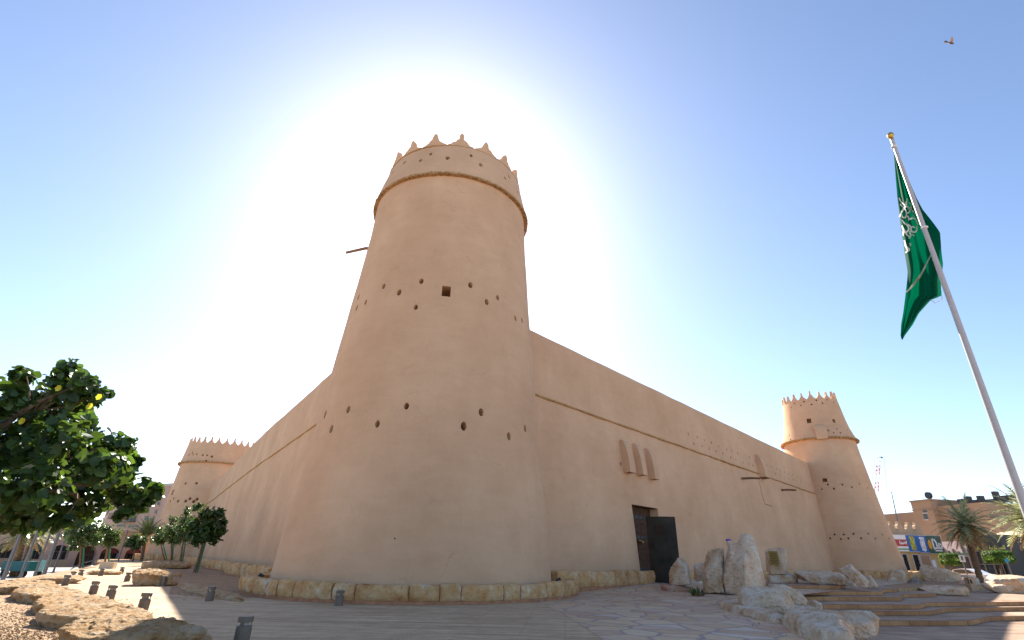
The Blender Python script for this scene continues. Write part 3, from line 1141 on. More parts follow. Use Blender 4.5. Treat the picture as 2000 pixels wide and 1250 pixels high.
a_l = math.atan2(UL.y, UL.x)
ringpts = []
angs = np.linspace(math.pi * 0.93, math.pi * 2.12, 70)
for a in angs:
    rr = 5.72 + 0.12 * math.sin(3 * a)
    ringpts.append(TC + Vector((rr * math.cos(a), rr * math.sin(a), 0)))
parapet('low_stone_wall', 'curved low wall of orange stone blocks ringing the near tower\'s foot', ringpts, 0.0, 0.48, 0.45, 0.8)
fill = MB()
fill.lathe(TC, [(5.45, 0.0), (5.4, 0.22), (4.7, 0.24)], 48, closed=False)
put(fill.build('soil_fill', SOIL), kind='structure')
pr = [WR(s, 3.75, 0) for s in np.linspace(3.4, 17.6, 46)]
parapet('low_stone_wall', 'straight low stone wall between the near tower and the gateway', pr, 0.12, 0.74, 0.4, 0.62)
pr = [WR(s, 3.75, 0) for s in np.linspace(19.2, 40, 50)]
for i in range(len(pr)):
    pass
parapet('low_stone_wall', 'low stone wall along the gate wall right of the dark panel', pr, 0.2, 0.76, 0.4, 0.7)
pr = [RC + Vector((6.1 * math.cos(a), 6.1 * math.sin(a), 0)) for a in np.linspace(math.pi * 1.02, math.pi * 2.1, 60)]
parapet('low_stone_wall', 'curved low stone wall around the distant right tower\'s foot', pr, -0.1, 0.75, 0.5, 0.9)
pr = [WL(s, 3.9 + 0.25 * math.sin(s * .5), 0) for s in np.linspace(60, 5.2, 110)]
parapet('low_stone_wall', 'winding low wall of rounded stones along the shaded left wall', pr, 0.0, 0.62, 0.45, 0.55)
pr = [LC + Vector((8.0 * math.cos(a), 8.0 * math.sin(a), 0)) for a in np.linspace(math.pi * 0.9, math.pi * 1.9, 60)]
parapet('low_stone_wall', 'low stone wall around the distant left tower\'s foot', pr, -0.05, 0.75, 0.5, 0.9)

# ------------------------------------------------------------------ rocks


def slab_top(label, top, h, group, vox=46):
    """flat ledge of limestone given by the outline of its top face at height h; undercut below"""
    return rock(label, top, 0.0, h, LIME2, 'limestone_slab', group, None, 0.085, 0, vox, .9, 'rock', 22.0, 2)


def rock_plan(label, foot, zb, h, mat=LIME, name='boulder', group=None, rough=0.07, vox=40, top=.82, layers=9.0, cat='rock'):
    """rock from the outline of its foot on the ground and its height"""
    return rock(label, foot, zb, h, mat, name, group, None, rough, 0, vox, top, cat, layers, True)


def rock(label, outline, zb, depth, mat=LIME, name='boulder', group=None, dist=None, rough=0.05, seed=0, vox=26, scf=0.78, cat='rock', layers=7.0, plan=False, pts3=None):
    strat_w = 0.9 if mat is LIME2 else 0.25
    rg_ = random.Random(seed or int(outline[0][0] * 7 + outline[0][1]))
    yb = max(y for x, y in outline)
    xb = sum(x for x, y in outline) / len(outline)
    if dist is None:
        g = G(xb, yb, zb)
        dist = math.hypot(g.x, g.y)
    cd = dist + depth * 0.5
    pts = [D(x, y, cd) for x, y in outline]
    for p in pts:
        p.z = max(p.z, zb - 0.3)
    base = Vector((sum(p.x for p in pts) / len(pts), sum(p.y for p in pts) / len(pts), zb))
    fw = Vector((base.x, base.y, 0)).normalized()
    cz = zb
    bm = bmesh.new()
    if plan == 2:
        pts = [G(x, y, depth) for x, y in outline]
        base = sum(pts, Vector()) / len(pts)
        base.z = 0.0
        for p in pts:
            bm.verts.new(p + Vector((0, 0, depth * rg_.uniform(-.12, .08))))
            q = base.lerp(Vector((p.x, p.y, 0)), rg_.uniform(.97, 1.03))
            bm.verts.new(Vector((q.x, q.y, depth * rg_.uniform(.5, .7))))
            q = base.lerp(Vector((p.x, p.y, 0)), rg_.uniform(.84, .93))
            bm.verts.new(Vector((q.x, q.y, -.06)))
    elif plan:
        pts = [G(x, y, zb) for x, y in outline]
        base = sum(pts, Vector()) / len(pts)
        for p in pts:
            bm.verts.new(p - Vector((0, 0, .08)))
            bm.verts.new(p.lerp(base, .02) + Vector((0, 0, depth * rg_.uniform(.45, .7))))
            bm.verts.new(base + (p - base) * scf * rg_.uniform(.85, 1.05) + Vector((0, 0, depth * rg_.uniform(.85, 1.1))))
    if pts3:
        for x, y, dd in pts3:
            q = D(x, y, dist + dd)
            q.z = max(q.z, zb - .15)
            bm.verts.new(q)
    for p in ([] if plan or pts3 else pts):
        bm.verts.new(p + fw * rg_.uniform(-.25, .15) * depth)
    for sgn in (() if plan else (-1, 1)):
        for p in (pts if not pts3 else []):
            s = scf * rg_.uniform(0.72, 1.12)
            q = Vector((base.x + (p.x - base.x) * s, base.y + (p.y - base.y) * s, cz + (p.z - cz) * (s if sgn > 0 else s * 0.97)))
            bm.verts.new(q + fw * sgn * depth * 0.5 * rg_.uniform(0.8, 1.05))
    r = bmesh.ops.convex_hull(bm, input=bm.verts)
    junk = list({e for e in r['geom_interior'] + r['geom_unused'] if isinstance(e, bmesh.types.BMVert)})
    bmesh.ops.delete(bm, geom=junk, context='VERTS')
    bmesh.ops.recalc_face_normals(bm, faces=bm.faces)
    me = bpy.data.meshes.new(name)
    bm.to_mesh(me)
    bm.free()
    me.materials.append(mat)
    me.transform(Matrix.Translation(-base))
    o = bpy.data.objects.new(name, me)
    COL.objects.link(o)
    o.location = base
    size = max(o.dimensions)
    sm = min(d for d in o.dimensions if d > 0)
    rm = o.modifiers.new('r', 'REMESH')
    rm.mode = 'VOXEL'
    rm.voxel_size = size / (vox * 1.9)
    me2 = evaluated(o)
    o.modifiers.clear()
    o.data = me2
    me2.name = name
    a = rough * (sm * 0.6 + size * 0.15)
    k = 1.0 / (0.30 * size)
    off = Vector((rg_.uniform(0, 50), rg_.uniform(0, 50), 0))
    nr = [v.normal.copy() for v in me2.vertices]
    for v, n in zip(me2.vertices, nr):
        q = v.co + off
        q2 = Vector((q.x, q.y, q.z * 2.2))
        f = noise.voronoi(q2 * k * 1.5)[0]
        facet = 0.9 - 1.5 * f[0]                      # broken faces meeting in creases
        ridg = 1 - 2 * abs(noise.noise(q2 * k * 2.6))
        strat = noise.noise(Vector((q.x * k * .5, q.y * k * .5, q.z * layers)))
        d = 0.45 * noise.noise(q * k) + 0.7 * facet + 0.4 * ridg + strat_w * strat * (1 - abs(n.z)) + 0.5 * (0.5 - 2 * abs(noise.noise(q * k * 5))) + 0.42 * noise.noise(q * k * 11) + 0.3 * noise.noise(q * k * 22)
        v.co += n * (d - 0.3) * a
    smoothen(me2, 28)
    if not me2.materials:
        me2.materials.append(mat)
    put(o, label, cat, group)
    return o


q4 = lambda L: [(1000 + a / 4, 950 + b / 4) for a, b in L]
GRP = 'pale boulders beside the steps'
zr = lambda L: [(1250 + a / 4.264, 1016 + b / 4.264, c) for a, b, c in L]
tall = zr([(835, 130, .75), (870, 112, .75), (932, 122, .8), (762, 352, .12), (868, 366, -.3), (975, 235, .55), (1012, 385, .65), (1048, 548, .6), (1045, 600, .6), (800, 560, .1), (815, 620, .05), (885, 600, -.25),
           (840, 135, 1.5), (930, 130, 1.5), (1015, 400, 1.6), (1040, 600, 1.6), (790, 360, 1.3), (800, 610, 1.3)])
rock('tallest pale upright boulder, wedge-shaped, right of the dark panel', [(x, y) for x, y, _ in tall], 0.1, 1.5, group=GRP, dist=19.0, pts3=tall, vox=40, rough=.022)
rock('broad upright boulder with a flat pale top, left of the tallest one', q4([(1530, 500), (1595, 480), (1650, 485), (1660, 600), (1660, 820), (1492, 825), (1488, 640)]), 0.12, 1.2, group=GRP, vox=30)
rock('thin upright stone squeezed between the two tall boulders', q4([(1675, 520), (1700, 432), (1775, 436), (1745, 600), (1750, 830), (1640, 826), (1640, 700)]), 0.12, 1.0, group=GRP, vox=30, seed=5)
rock('rounded boulder with a white cap leaning against the dark panel', q4([(1255, 620), (1295, 562), (1335, 556), (1372, 600), (1395, 700), (1400, 752), (1226, 757), (1230, 660)]), 0.15, 1.1, group=GRP, dist=23.2, vox=30)
rock('small square block behind the white-capped boulder', q4([(1422, 602), (1500, 590), (1502, 712), (1420, 715)]), 0.2, 0.8, group=GRP, dist=24.6)
rock('flat grey slab lying before the dark panel', q4([(1030, 750), (1120, 740), (1260, 755), (1250, 800), (1060, 803), (1028, 775)]), 0.02, 1.4, GREYSTONE, group=GRP)
rock('flat reddish rock at the edge of the flagstones', q4([(1165, 770), (1260, 762), (1400, 790), (1405, 838), (1290, 838), (1165, 825)]), 0.02, 1.3, REDSTONE, group=GRP)
rock('low slab at the foot of the broad upright boulder', q4([(1370, 735), (1480, 725), (1490, 790), (1372, 785)]), 0.05, 1.0, group=GRP)
rock('big square boulder below the tallest boulder', q4([(1775, 795), (1880, 780), (2020, 790), (2160, 810), (2230, 985), (2140, 1005), (1990, 985), (1775, 935), (1768, 860)]), -0.02, 1.7, group=GRP, vox=34)
rock('sloping boulder beside the square one, above the lower steps', [(1500, 1141), (1530, 1141), (1560, 1152), (1578, 1172), (1572, 1184), (1545, 1186), (1505, 1160)], -0.05, 1.4, group=GRP)
rock_plan('long flat pale slab at the flagstones\' right edge', [(1407, 1184), (1440, 1179), (1500, 1199), (1534, 1214), (1526, 1221), (1460, 1206), (1412, 1192)], 0.0, 0.16, group=GRP)
rock_plan('long low boulder nearest the camera on the right', [(1532, 1222), (1590, 1216), (1650, 1228), (1672, 1246), (1668, 1262), (1610, 1258), (1550, 1240)], 0.0, 0.30, group=GRP, vox=44)
rock('blocky boulder ending the row in front of the lower steps', [(1582, 1194), (1640, 1190), (1700, 1194), (1716, 1205), (1714, 1238), (1690, 1244), (1650, 1244), (1590, 1222)], -0.2, 1.3, group=GRP, vox=36)
rock('small wedge stone under the sloping boulder', [(1548, 1182), (1570, 1184), (1583, 1196), (1578, 1204), (1555, 1202)], -0.05, 0.7, group=GRP)
rock('small stone at the left end of the third step', [(1572, 1174), (1590, 1171), (1605, 1178), (1607, 1190), (1580, 1190)], -0.3, 0.8, group=GRP)
U = 'boulders along the top of the steps'
rock('rough boulder behind the flat ones, just right of the plaque stone', z5([(80, 655), (110, 615), (165, 600), (220, 625), (252, 660), (240, 690), (90, 690)]), 0.25, 1.4, group=U)
rock('flat boulder below the plaque stone', z5([(-15, 690), (40, 665), (180, 670), (235, 715), (235, 755), (0, 755)]), 0.2, 1.4, group=U)
rock('long smooth boulder at the head of the steps', z5([(195, 665), (300, 650), (420, 665), (560, 672), (608, 705), (600, 765), (400, 768), (240, 720)]), 0.2, 1.7, group=U, vox=32)
rock('leaning wedge boulder before the distant right tower', z5([(550, 645), (640, 603), (695, 655), (740, 700), (795, 745), (785, 785), (740, 785), (680, 720), (600, 690)]), 0.2, 1.3, group=U, vox=32)
rock('little block between the long boulder and the leaning wedge', z5([(590, 715), (680, 708), (690, 780), (590, 780)]), 0.15, 0.8, group=U)
rock('dark sloping rock right of the leaning wedge', z5([(760, 700), (800, 690), (830, 740), (865, 785), (770, 790)]), 0.1, 1.0, group=U)
rock('angular boulder alone in the middle of the upper terrace', z5([(920, 700), (955, 648), (1050, 650), (1085, 700), (1080, 745), (960, 755), (925, 735)]), -0.1, 1.4, group=U)
rock('smooth grey boulder left of the big peaked one', z5([(1070, 755), (1120, 710), (1170, 705), (1205, 745), (1195, 795), (1080, 795)]), -0.3, 1.1, GREYSTONE, group=U)
rock('big boulder with a pointed peak at its left end', z5([(1180, 690), (1185, 625), (1215, 610), (1260, 648), (1380, 645), (1500, 680), (1520, 720), (1470, 770), (1240, 768), (1185, 730)]), -0.28, 1.9, group=U, vox=34)
rock('long flat boulder lying below the peaked one', z5([(1175, 790), (1220, 768), (1540, 780), (1578, 810), (1570, 852), (1440, 850), (1240, 838), (1180, 815)]), -0.34, 1.4, group=U, vox=32)
rock('round-backed boulder between the peaked boulder and the big flat ledge', z5([(1490, 745), (1560, 705), (1640, 715), (1665, 770), (1650, 805), (1500, 805)]), -0.34, 1.5, group=U)
rock('big flat ledge rock at the right edge', z5([(1660, 760), (1720, 740), (1900, 735), (2080, 740), (2120, 800), (2060, 838), (1800, 835), (1690, 795)]), -0.34, 2.4, group=U, vox=36)
rock('thin slab stacked on the big flat ledge', z5([(1700, 715), (1720, 692), (1930, 690), (2060, 708), (2060, 745), (1740, 745)]), 0.1, 2.0, group=U, dist=37)
rock('dark grey boulder in front of the white car', z5([(1600, 690), (1640, 655), (1690, 660), (1715, 690), (1700, 730), (1610, 725)]), -0.1, 1.2, GREYSTONE, group=U)
rock('small brown stone left of the smooth grey boulder', z5([(1085, 705), (1115, 697), (1130, 715), (1125, 745), (1088, 745)]), -0.1, 0.7, group=U)

z2 = lambda L: [(a / 4.167, 950 + b / 4.167) for a, b in L]
SL = 'limestone slabs edging the gravel bed'
zs = lambda L: [(a / 4.878, 1055 + b / 4.878) for a, b in L]
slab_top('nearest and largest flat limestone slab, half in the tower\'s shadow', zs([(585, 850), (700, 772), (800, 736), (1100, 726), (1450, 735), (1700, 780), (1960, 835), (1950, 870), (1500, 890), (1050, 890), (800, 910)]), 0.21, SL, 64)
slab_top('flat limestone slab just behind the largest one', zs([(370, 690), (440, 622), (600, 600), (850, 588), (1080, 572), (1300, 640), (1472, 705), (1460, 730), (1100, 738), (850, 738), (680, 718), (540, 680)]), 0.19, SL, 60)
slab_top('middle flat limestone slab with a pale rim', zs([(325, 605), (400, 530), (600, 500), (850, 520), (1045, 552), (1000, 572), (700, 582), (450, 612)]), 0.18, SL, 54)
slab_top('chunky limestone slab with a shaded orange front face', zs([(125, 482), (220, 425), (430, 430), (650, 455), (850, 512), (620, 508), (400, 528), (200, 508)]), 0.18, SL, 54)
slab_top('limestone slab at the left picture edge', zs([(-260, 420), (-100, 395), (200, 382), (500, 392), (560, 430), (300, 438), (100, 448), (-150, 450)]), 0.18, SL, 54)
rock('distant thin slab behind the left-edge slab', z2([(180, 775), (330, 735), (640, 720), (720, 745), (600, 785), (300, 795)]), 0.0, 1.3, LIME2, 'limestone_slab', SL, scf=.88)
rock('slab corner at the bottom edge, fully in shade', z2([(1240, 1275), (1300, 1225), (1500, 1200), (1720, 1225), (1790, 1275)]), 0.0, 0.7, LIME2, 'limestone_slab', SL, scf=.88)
PS = 'layered rocks along the far side of the path'
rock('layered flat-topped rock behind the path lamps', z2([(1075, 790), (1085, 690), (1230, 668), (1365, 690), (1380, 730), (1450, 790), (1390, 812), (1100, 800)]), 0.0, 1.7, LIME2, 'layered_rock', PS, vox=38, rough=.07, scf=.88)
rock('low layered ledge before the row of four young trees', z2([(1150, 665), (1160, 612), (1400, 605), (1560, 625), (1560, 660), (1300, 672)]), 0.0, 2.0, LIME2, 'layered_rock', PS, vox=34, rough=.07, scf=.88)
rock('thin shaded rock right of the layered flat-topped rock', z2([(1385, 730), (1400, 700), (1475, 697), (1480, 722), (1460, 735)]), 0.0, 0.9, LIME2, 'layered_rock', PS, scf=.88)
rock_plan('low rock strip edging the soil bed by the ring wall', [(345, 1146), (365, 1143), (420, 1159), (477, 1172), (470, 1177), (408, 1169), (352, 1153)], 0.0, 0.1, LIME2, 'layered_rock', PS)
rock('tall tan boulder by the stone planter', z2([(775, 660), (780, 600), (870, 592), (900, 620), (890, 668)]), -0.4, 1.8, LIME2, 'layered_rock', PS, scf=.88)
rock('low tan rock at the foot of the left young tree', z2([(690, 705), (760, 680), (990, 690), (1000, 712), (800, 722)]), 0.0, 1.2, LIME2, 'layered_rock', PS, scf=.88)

# loose grit and pebbles lying on the gravel bed and along the foot of the rocks
pb_ = MB()
r5 = random.Random(21)
def pebble(x, y, z, sz):
    a = [Vector((r5.uniform(.6, 1), 0, 0)), Vector((0, r5.uniform(.6, 1), 0)), Vector((-r5.uniform(.6, 1), 0, 0)), Vector((0, -r5.uniform(.6, 1), 0)), Vector((0, 0, r5.uniform(.5, .8))), Vector((0, 0, -.3))]
    c_, s_ = math.cos(x * 91), math.sin(x * 91)
    q = [Vector((x, y, z)) + Vector((v.x * c_ - v.y * s_, v.x * s_ + v.y * c_, v.z)) * sz for v in a]
    pb_.add(q, [(0, 1, 4), (1, 2, 4), (2, 3, 4), (3, 0, 4), (1, 0, 5), (2, 1, 5), (3, 2, 5), (0, 3, 5)])
for i in range(4200):
    t_ = r5.random() ** .7
    g_ = G(r5.uniform(-60, 330) * (1 - .75 * t_ if r5.random() < .8 else 1), 1165 + 110 * t_)
    pebble(g_.x, g_.y, .006, r5.choice((.008, .012, .016, .022)) * r5.uniform(.7, 1.3))
for i in range(900):
    g_ = G(r5.uniform(330, 470), r5.uniform(1112, 1172))
    pebble(g_.x, g_.y, .004, r5.uniform(.01, .03))
for o_ in [o for o in bpy.data.objects if o.name.startswith(('boulder',)) and o.location.z < .3 and o.location.y < 27]:
    for i in range(26):
        a_ = r5.uniform(0, 6.283)
        d_ = o_.dimensions
        x_, y_ = o_.location.x + d_.x * .56 * math.cos(a_) * r5.uniform(.85, 1.15), o_.location.y + d_.y * .56 * math.sin(a_) * r5.uniform(.85, 1.15)
        if NR.dot(Vector((x_, y_, 0)) - TC) > 9.3 and x_ < 6:
            pebble(x_, y_, .012, r5.uniform(.01, .035))
put(pb_.build('pebbles', LIME2), kind='stuff')

# ------------------------------------------------------------------ bollard lamps
b0 = thing('bollard_lamp', 'x', 'bollard lamp', (0, 0, 0), 'low bollard lamps along the path')
m = MB()
m.lathe((0, 0, 0), [(0.1, 0), (0.1, 0.205), (0.092, 0.213)], 24)
m.build('base', BOLL, b0, smooth=40)
m = MB()
m.lathe((0, 0, 0), [(0.05, 0.213), (0.05, 0.255)], 16)
m.build('lens', LENS, b0, smooth=40)
for k in range(3):
    m = MB()
    a = k * 2.094 + 0.5
    m.box((0.08 * math.cos(a), 0.08 * math.sin(a), 0.234), (0.012, 0.03, 0.044), (math.cos(a), math.sin(a), 0), (-math.sin(a), math.cos(a), 0))
    m.build('fin', BOLL, b0)
m = MB()
m.lathe((0, 0, 0), [(0.1, 0.255), (0.1, 0.318), (0.094, 0.323)], 24)
m.build('cap', BOLL, b0, smooth=40)
BL = [((470, 1258), 'bollard lamp nearest the camera, cut by the bottom edge'),
      ((661, 1183), 'bollard lamp in front of the ring wall, in shade'),
      ((408, 1174), 'bollard lamp at the corner of the soil bed, left of the ring wall'),
      ((278, 1193), 'bollard lamp standing right behind the second-nearest slab, largest in the sunlight'),
      ((213, 1172), 'sunlit bollard lamp whose foot is hidden by the middle slab'),
      ((180, 1161), 'sunlit bollard lamp behind the chunky slab'),
      ((126, 1144), 'front one of the overlapping pair of bollard lamps on the left'),
      ((139, 1134), 'rear one of the overlapping pair of bollard lamps on the left'),
      ((155, 1129), 'bollard lamp just right of the overlapping pair'),
      ((196, 1125), 'small distant bollard lamp below the stone planter'),
      ((236, 1121), 'small distant bollard lamp where the path narrows'),
      ((247, 1136), 'bollard lamp touching the left end of the layered rock'),
      ((317, 1145), 'bollard lamp before the right half of the layered rock')]
for i, (p, lab) in enumerate(BL):
    o = b0 if i == 0 else clone(b0)
    o['label'] = lab
    g = G(*p)
    o.location = (g.x, g.y, 0.004)
    o.rotation_euler.z = rng.uniform(0, 6)

# ------------------------------------------------------------------ stele, plaque stone, litter
g = D(1302, 1137, 26.4)
se = thing('bronze_panel', 'tall dark curved metal panel standing before the gateway', 'monument', (g.x, g.y, 0.05))
fw = Vector((g.x, g.y, 0)).normalized()
rt = Vector((fw.y, -fw.x, 0))
m = MB()
zt = D(1295, 1009, 26.4).z
cu = []
for k in range(17):
    a = (k / 16 - .5) * 1.15
    cu.append(rt * (math.sin(a) * 1.2) - fw * (math.cos(a) * 1.26 - 1.26 * .93))
vs = []
for dn in (0, 0.1):
    for zz in (0.0, zt):
        for c in cu:
            vs.append(g * 1 - Vector((0, 0, g.z)) + c * (1 - dn / 1.26) + fw * dn * 0.4 + Vector((0, 0, zz)))
n = 17
fs = []
for i in range(16):
    fs += [(i, i + 1, n + i + 1, n + i), (3 * n + i, 3 * n + i + 1, 2 * n + i + 1, 2 * n + i), (n + i, n + i + 1, 3 * n + i + 1, 3 * n + i)]
fs += [(0, n, 3 * n, 2 * n), (n - 1, 3 * n - 1, 4 * n - 1, 2 * n - 1)]
m.add(vs, fs)
m.build('curved_plate', STELE, se, smooth=40)
# worn reddish emblem engraved on the plate, a small tangle of strokes
m = MB()


def on_plate(x, y):
    d = ray(x, y)
    t = (26.4 - 1.2) / math.hypot(d.x, d.y)
    for i in range(400):
        p = O + d * t
        q = Vector((p.x - g.x, p.y - g.y, 0)) - fw * (1.26 * .93)
        if q.length < 1.27:
            break
        t += 0.006
    return p - fw * 0.012


for st_ in ([(1277, 1027), (1280, 1024), (1283, 1028), (1280, 1033), (1277, 1030)], [(1284, 1024), (1288, 1024), (1290, 1029), (1287, 1034)], [(1291, 1025), (1296, 1027), (1298, 1033)],
            [(1276, 1036), (1282, 1038), (1289, 1037), (1297, 1039)], [(1283, 1041), (1288, 1044), (1294, 1042)], [(1286, 1030), (1292, 1036), (1288, 1041)]):
    m.tube([on_plate(*p_) for p_ in st_], 0.018, 5)
m.build('emblem', STELE_MARK, se)

ps = rock('squarish tan stone bearing a bronze plaque by the gate wall', z5([(-22, 500), (10, 482), (95, 472), (140, 490), (150, 560), (150, 650), (-15, 655)]), 0.3, 0.9, LIME, 'plaque_stone', dist=34, vox=30, rough=0.03)
pl = MB()
c1, c2 = D(1502.5, 1090, 33.78), D(1520.5, 1090, 33.78)
uu = (c2 - c1)
uu.z = 0
uu.normalize()
zc = D(1511, 1090, 33.78).z
zh = abs(D(1511, 1076, 33.78).z - D(1511, 1103, 33.78).z)
pl.box((c1 + c2) / 2, ((c2 - c1).length, 0.05, zh), uu, Vector((-uu.y, uu.x, 0)))
po = pl.build('plaque', PLAQUE, ps)
tl = MB()
for k in range(5):
    tl.box(Vector(((c1.x + c2.x) / 2, (c1.y + c2.y) / 2, zc + zh * (.32 - .16 * k))) + Vector((uu.y, -uu.x, 0)) * 0.028, ((c2 - c1).length * (.8 if k % 2 else .6), 0.012, zh * .055), uu, Vector((-uu.y, uu.x, 0)))
tl.build('lettering', IRON, po)

# paper cup with purple lid on the boulders
cp = D(1424.5, 1066, 26.6)
cup = thing('paper_cup', 'paper cup with a purple lid resting on the upright boulders', 'cup', cp)
m = MB()
m.lathe(cp, [(0.07, -0.12), (0.1, 0.2)], 14)
m.build('cup_body', PAPER, cup, smooth=40)
m = MB()
m.lathe(cp, [(0.115, 0.2), (0.115, 0.26), (0.07, 0.29)], 14)
m.build('lid', PURPLE, cup, smooth=40)
# crumpled blue and white wrapper
g2 = G(699, 1177)
m = MB()
r2 = random.Random(3)
pts = {}
for i in range(6):
    for j in range(4):
        pts[i, j] = Vector((g2.x - .13 + .05 * i + r2.uniform(-.015, .015), g2.y - .06 + .04 * j + r2.uniform(-.01, .01), 0.012 + abs(r2.gauss(0, .035))))
ks = list(pts)
m.add([pts[k] for k in ks], [(ks.index((i, j)), ks.index((i + 1, j)), ks.index((i + 1, j + 1)), ks.index((i, j + 1))) for i in range(5) for j in range(3)])
m.m = [0 if k % 3 else 1 for k in range(len(m.f))]
put(m.build('crumpled_wrapper', [plain('blue_foil', (0.05, 0.09, 0.3), 0.4), WHITE], loc=(g2.x, g2.y, 0)), 'crumpled blue and white wrapper on the paving by the ring wall', 'litter')
# small spiky plant at the flagstone edge
g3 = G(1363, 1166)
pt = thing('spiky_plant', 'small dark spiky plant at the foot of the upright boulders', 'plant', (g3.x, g3.y, 0))
m = MB()
for k in range(46):
    a = r2.uniform(0, 6.28)
    e = r2.uniform(0.3, 1.3)
    d = Vector((math.cos(a) * math.cos(e), math.sin(a) * math.cos(e), math.sin(e)))
    s0 = Vector((g3.x, g3.y, 0.02)) + Vector((math.cos(a), math.sin(a), 0)) * 0.12
    L = r2.uniform(.22, .42)
    w = Vector((-d.y, d.x, 0)).normalized() * 0.035
    m.add([s0 - w, s0 + w, s0 + d * L * .6 + w * .8, s0 + d * L, s0 + d * L * .6 - w * .8], [(0, 1, 2, 3, 4)])
m.build('leaves', LEAF, pt)
m = MB()
m.lathe((g3.x, g3.y, 0), [(0.2, 0.0), (0.23, 0.12), (0.15, 0.16)], 10)
m.build('dry_base', BARK, pt)
# floodlights sunk behind the ring wall
for (x, y, lab) in ((504, 1118, 'black floodlight behind the left end of the ring wall'), (1090, 1123, 'black floodlight behind the right end of the ring wall')):
    c = T1.hit(x, y)[0]
    dirn = Vector((c.x - TC.x, c.y - TC.y, 0)).normalized()
    q = TC + dirn * 5.1
    t = thing('floodlight', lab, 'floodlight', (q.x, q.y, 0.24), 'ground floodlights at the tower foot')
    m = MB()
    m.box((q.x, q.y, 0.42), (0.3, 0.16, 0.2), (-dirn.y, dirn.x, 0), (dirn + Vector((0, 0, .5))))
    m.build('housing', IRON, t)
    m = MB()
    m.tube([(q.x, q.y, 0.22), (q.x, q.y, 0.36)], 0.03, 6)
    m.build('bracket', IRON, t)

# ------------------------------------------------------------------ flagpole and flag
PD_ = 16.0
pb = D(2000, 985, PD_)
pole_xy = Vector((pb.x, pb.y, 0))
ptop = D(1742, 272, PD_)
fp = thing('flagpole', 'tall white tapering flagpole with a gilded ball on top', 'flagpole', (pb.x, pb.y, -0.88))
m = MB()
zs = np.linspace(-0.88, ptop.z, 14)
m.tube([Vector((pb.x + (ptop.x - pb.x) * (z - pb.z) / (ptop.z - pb.z), pb.y + (ptop.y - pb.y) * (z - pb.z) / (ptop.z - pb.z), z)) for z in zs], [0.092 - 0.046 * i / 13 for i in range(14)], 18)
m.build('pole', WHITEPOLE, fp, smooth=40)
m = MB()
m.lathe(ptop, [(0.05, -.02), (0.05, 0.03), (0.025, 0.05), (0.05, 0.06), (0.078, 0.10), (0.09, 0.15), (0.078, 0.20), (0.05, 0.235), (0.01, 0.25)], 16)
m.build('ball_finial', GOLD, fp, smooth=60)
m = MB()
m.lathe((pb.x, pb.y, -0.88), [(0.3, 0), (0.3, 0.04), (0.16, 0.06), (0.15, 0.25), (0.125, 0.27)], 16)
m.build('base_collar', GREYPOLE, fp)

z6 = lambda x, y: (1680 + x / 2.717, 240 + y / 2.717)
rows = [(150, 178, 183), (190, 181, 202), (230, 184, 222), (310, 190, 262), (400, 198, 300), (460, 205, 332), (530, 213, 388), (580, 220, 424), (630, 227, 428), (680, 234, 431), (750, 246, 440),
        (790, 252, 436), (830, 250, 428), (880, 244, 430), (915, 240, 433), (922, 239.4, 424), (940, 237, 375), (1010, 228, 312), (1070, 217, 280), (1130, 214, 236), (1150, 220, 226)]
ya = [r_[0] for r_ in rows]


def flag_pt(x, y, lift=0.0):
    L_ = np.interp(y, ya, [r_[1] for r_ in rows])
    R_ = np.interp(y, ya, [r_[2] for r_ in rows])
    u = 0 if R_ - L_ < 1e-6 else (x - L_) / (R_ - L_)
    v = (y - 150) / 1000
    amp = 0.13 * min(1, (R_ - L_) / 120)
    dd = amp * math.sin(u * 8.5 + v * 5.0 + 1.0) + 0.55 * amp * math.sin(u * 19 - v * 7) + 0.10 * math.sin(v * 9)
    return D(*z6(x, y), PD_ + 0.42 + dd - lift)


fl = thing('flag', 'green flag hanging limp from the pole with white writing and a sword', 'flag', flag_pt(185, 160))
m = MB()
NU, NV = 40, 90
vs = []
for j in range(NV + 1):
    y = 150 + 1000 * j / NV
    L_ = np.interp(y, ya, [r_[1] for r_ in rows])
    R_ = np.interp(y, ya, [r_[2] for r_ in rows])
    for i in range(NU + 1):
        vs.append(flag_pt(L_ + (R_ - L_) * i / NU, y))
m.add(vs, [(j * (NU + 1) + i, j * (NU + 1) + i + 1, (j + 1) * (NU + 1) + i + 1, (j + 1) * (NU + 1) + i) for j in range(NV) for i in range(NU)])
m.build('cloth', GREEN, fl, smooth=80)


def stroke(mb, pts, w):
    # ribbon along a Catmull-smoothed pixel path lying on the cloth
    P = [np.array(p, float) for p in pts]
    out = []
    for i in range(len(P) - 1):
        a = P[max(i - 1, 0)]
        b, c = P[i], P[i + 1]
        d = P[min(i + 2, len(P) - 1)]
        for t in np.linspace(0, 1, 7)[:-1]:
            out.append(0.5 * ((2 * b) + (-a + c) * t + (2 * a - 5 * b + 4 * c - d) * t * t + (-a + 3 * b - 3 * c + d) * t ** 3))
    out.append(P[-1])
    n = len(out)
    vs = []
    for i, p in enumerate(out):
        t = out[min(i + 1, n - 1)] - out[max(i - 1, 0)]
        t = t / (np.linalg.norm(t) + 1e-9)
        f = i / (n - 1)
        ww = (w[0] + (w[1] - w[0]) * min(1, f * 2) if f < .5 else w[1] + (w[2] - w[1]) * (f - .5) * 2) / 2
        for sgn in (-1, 1):
            q = p + np.array([-t[1], t[0]]) * ww * sgn
            vs.append(flag_pt(q[0], q[1], 0.03))
    mb.add(vs, [(2 * i, 2 * i + 1, 2 * i + 3, 2 * i + 2) for i in range(n - 1)])


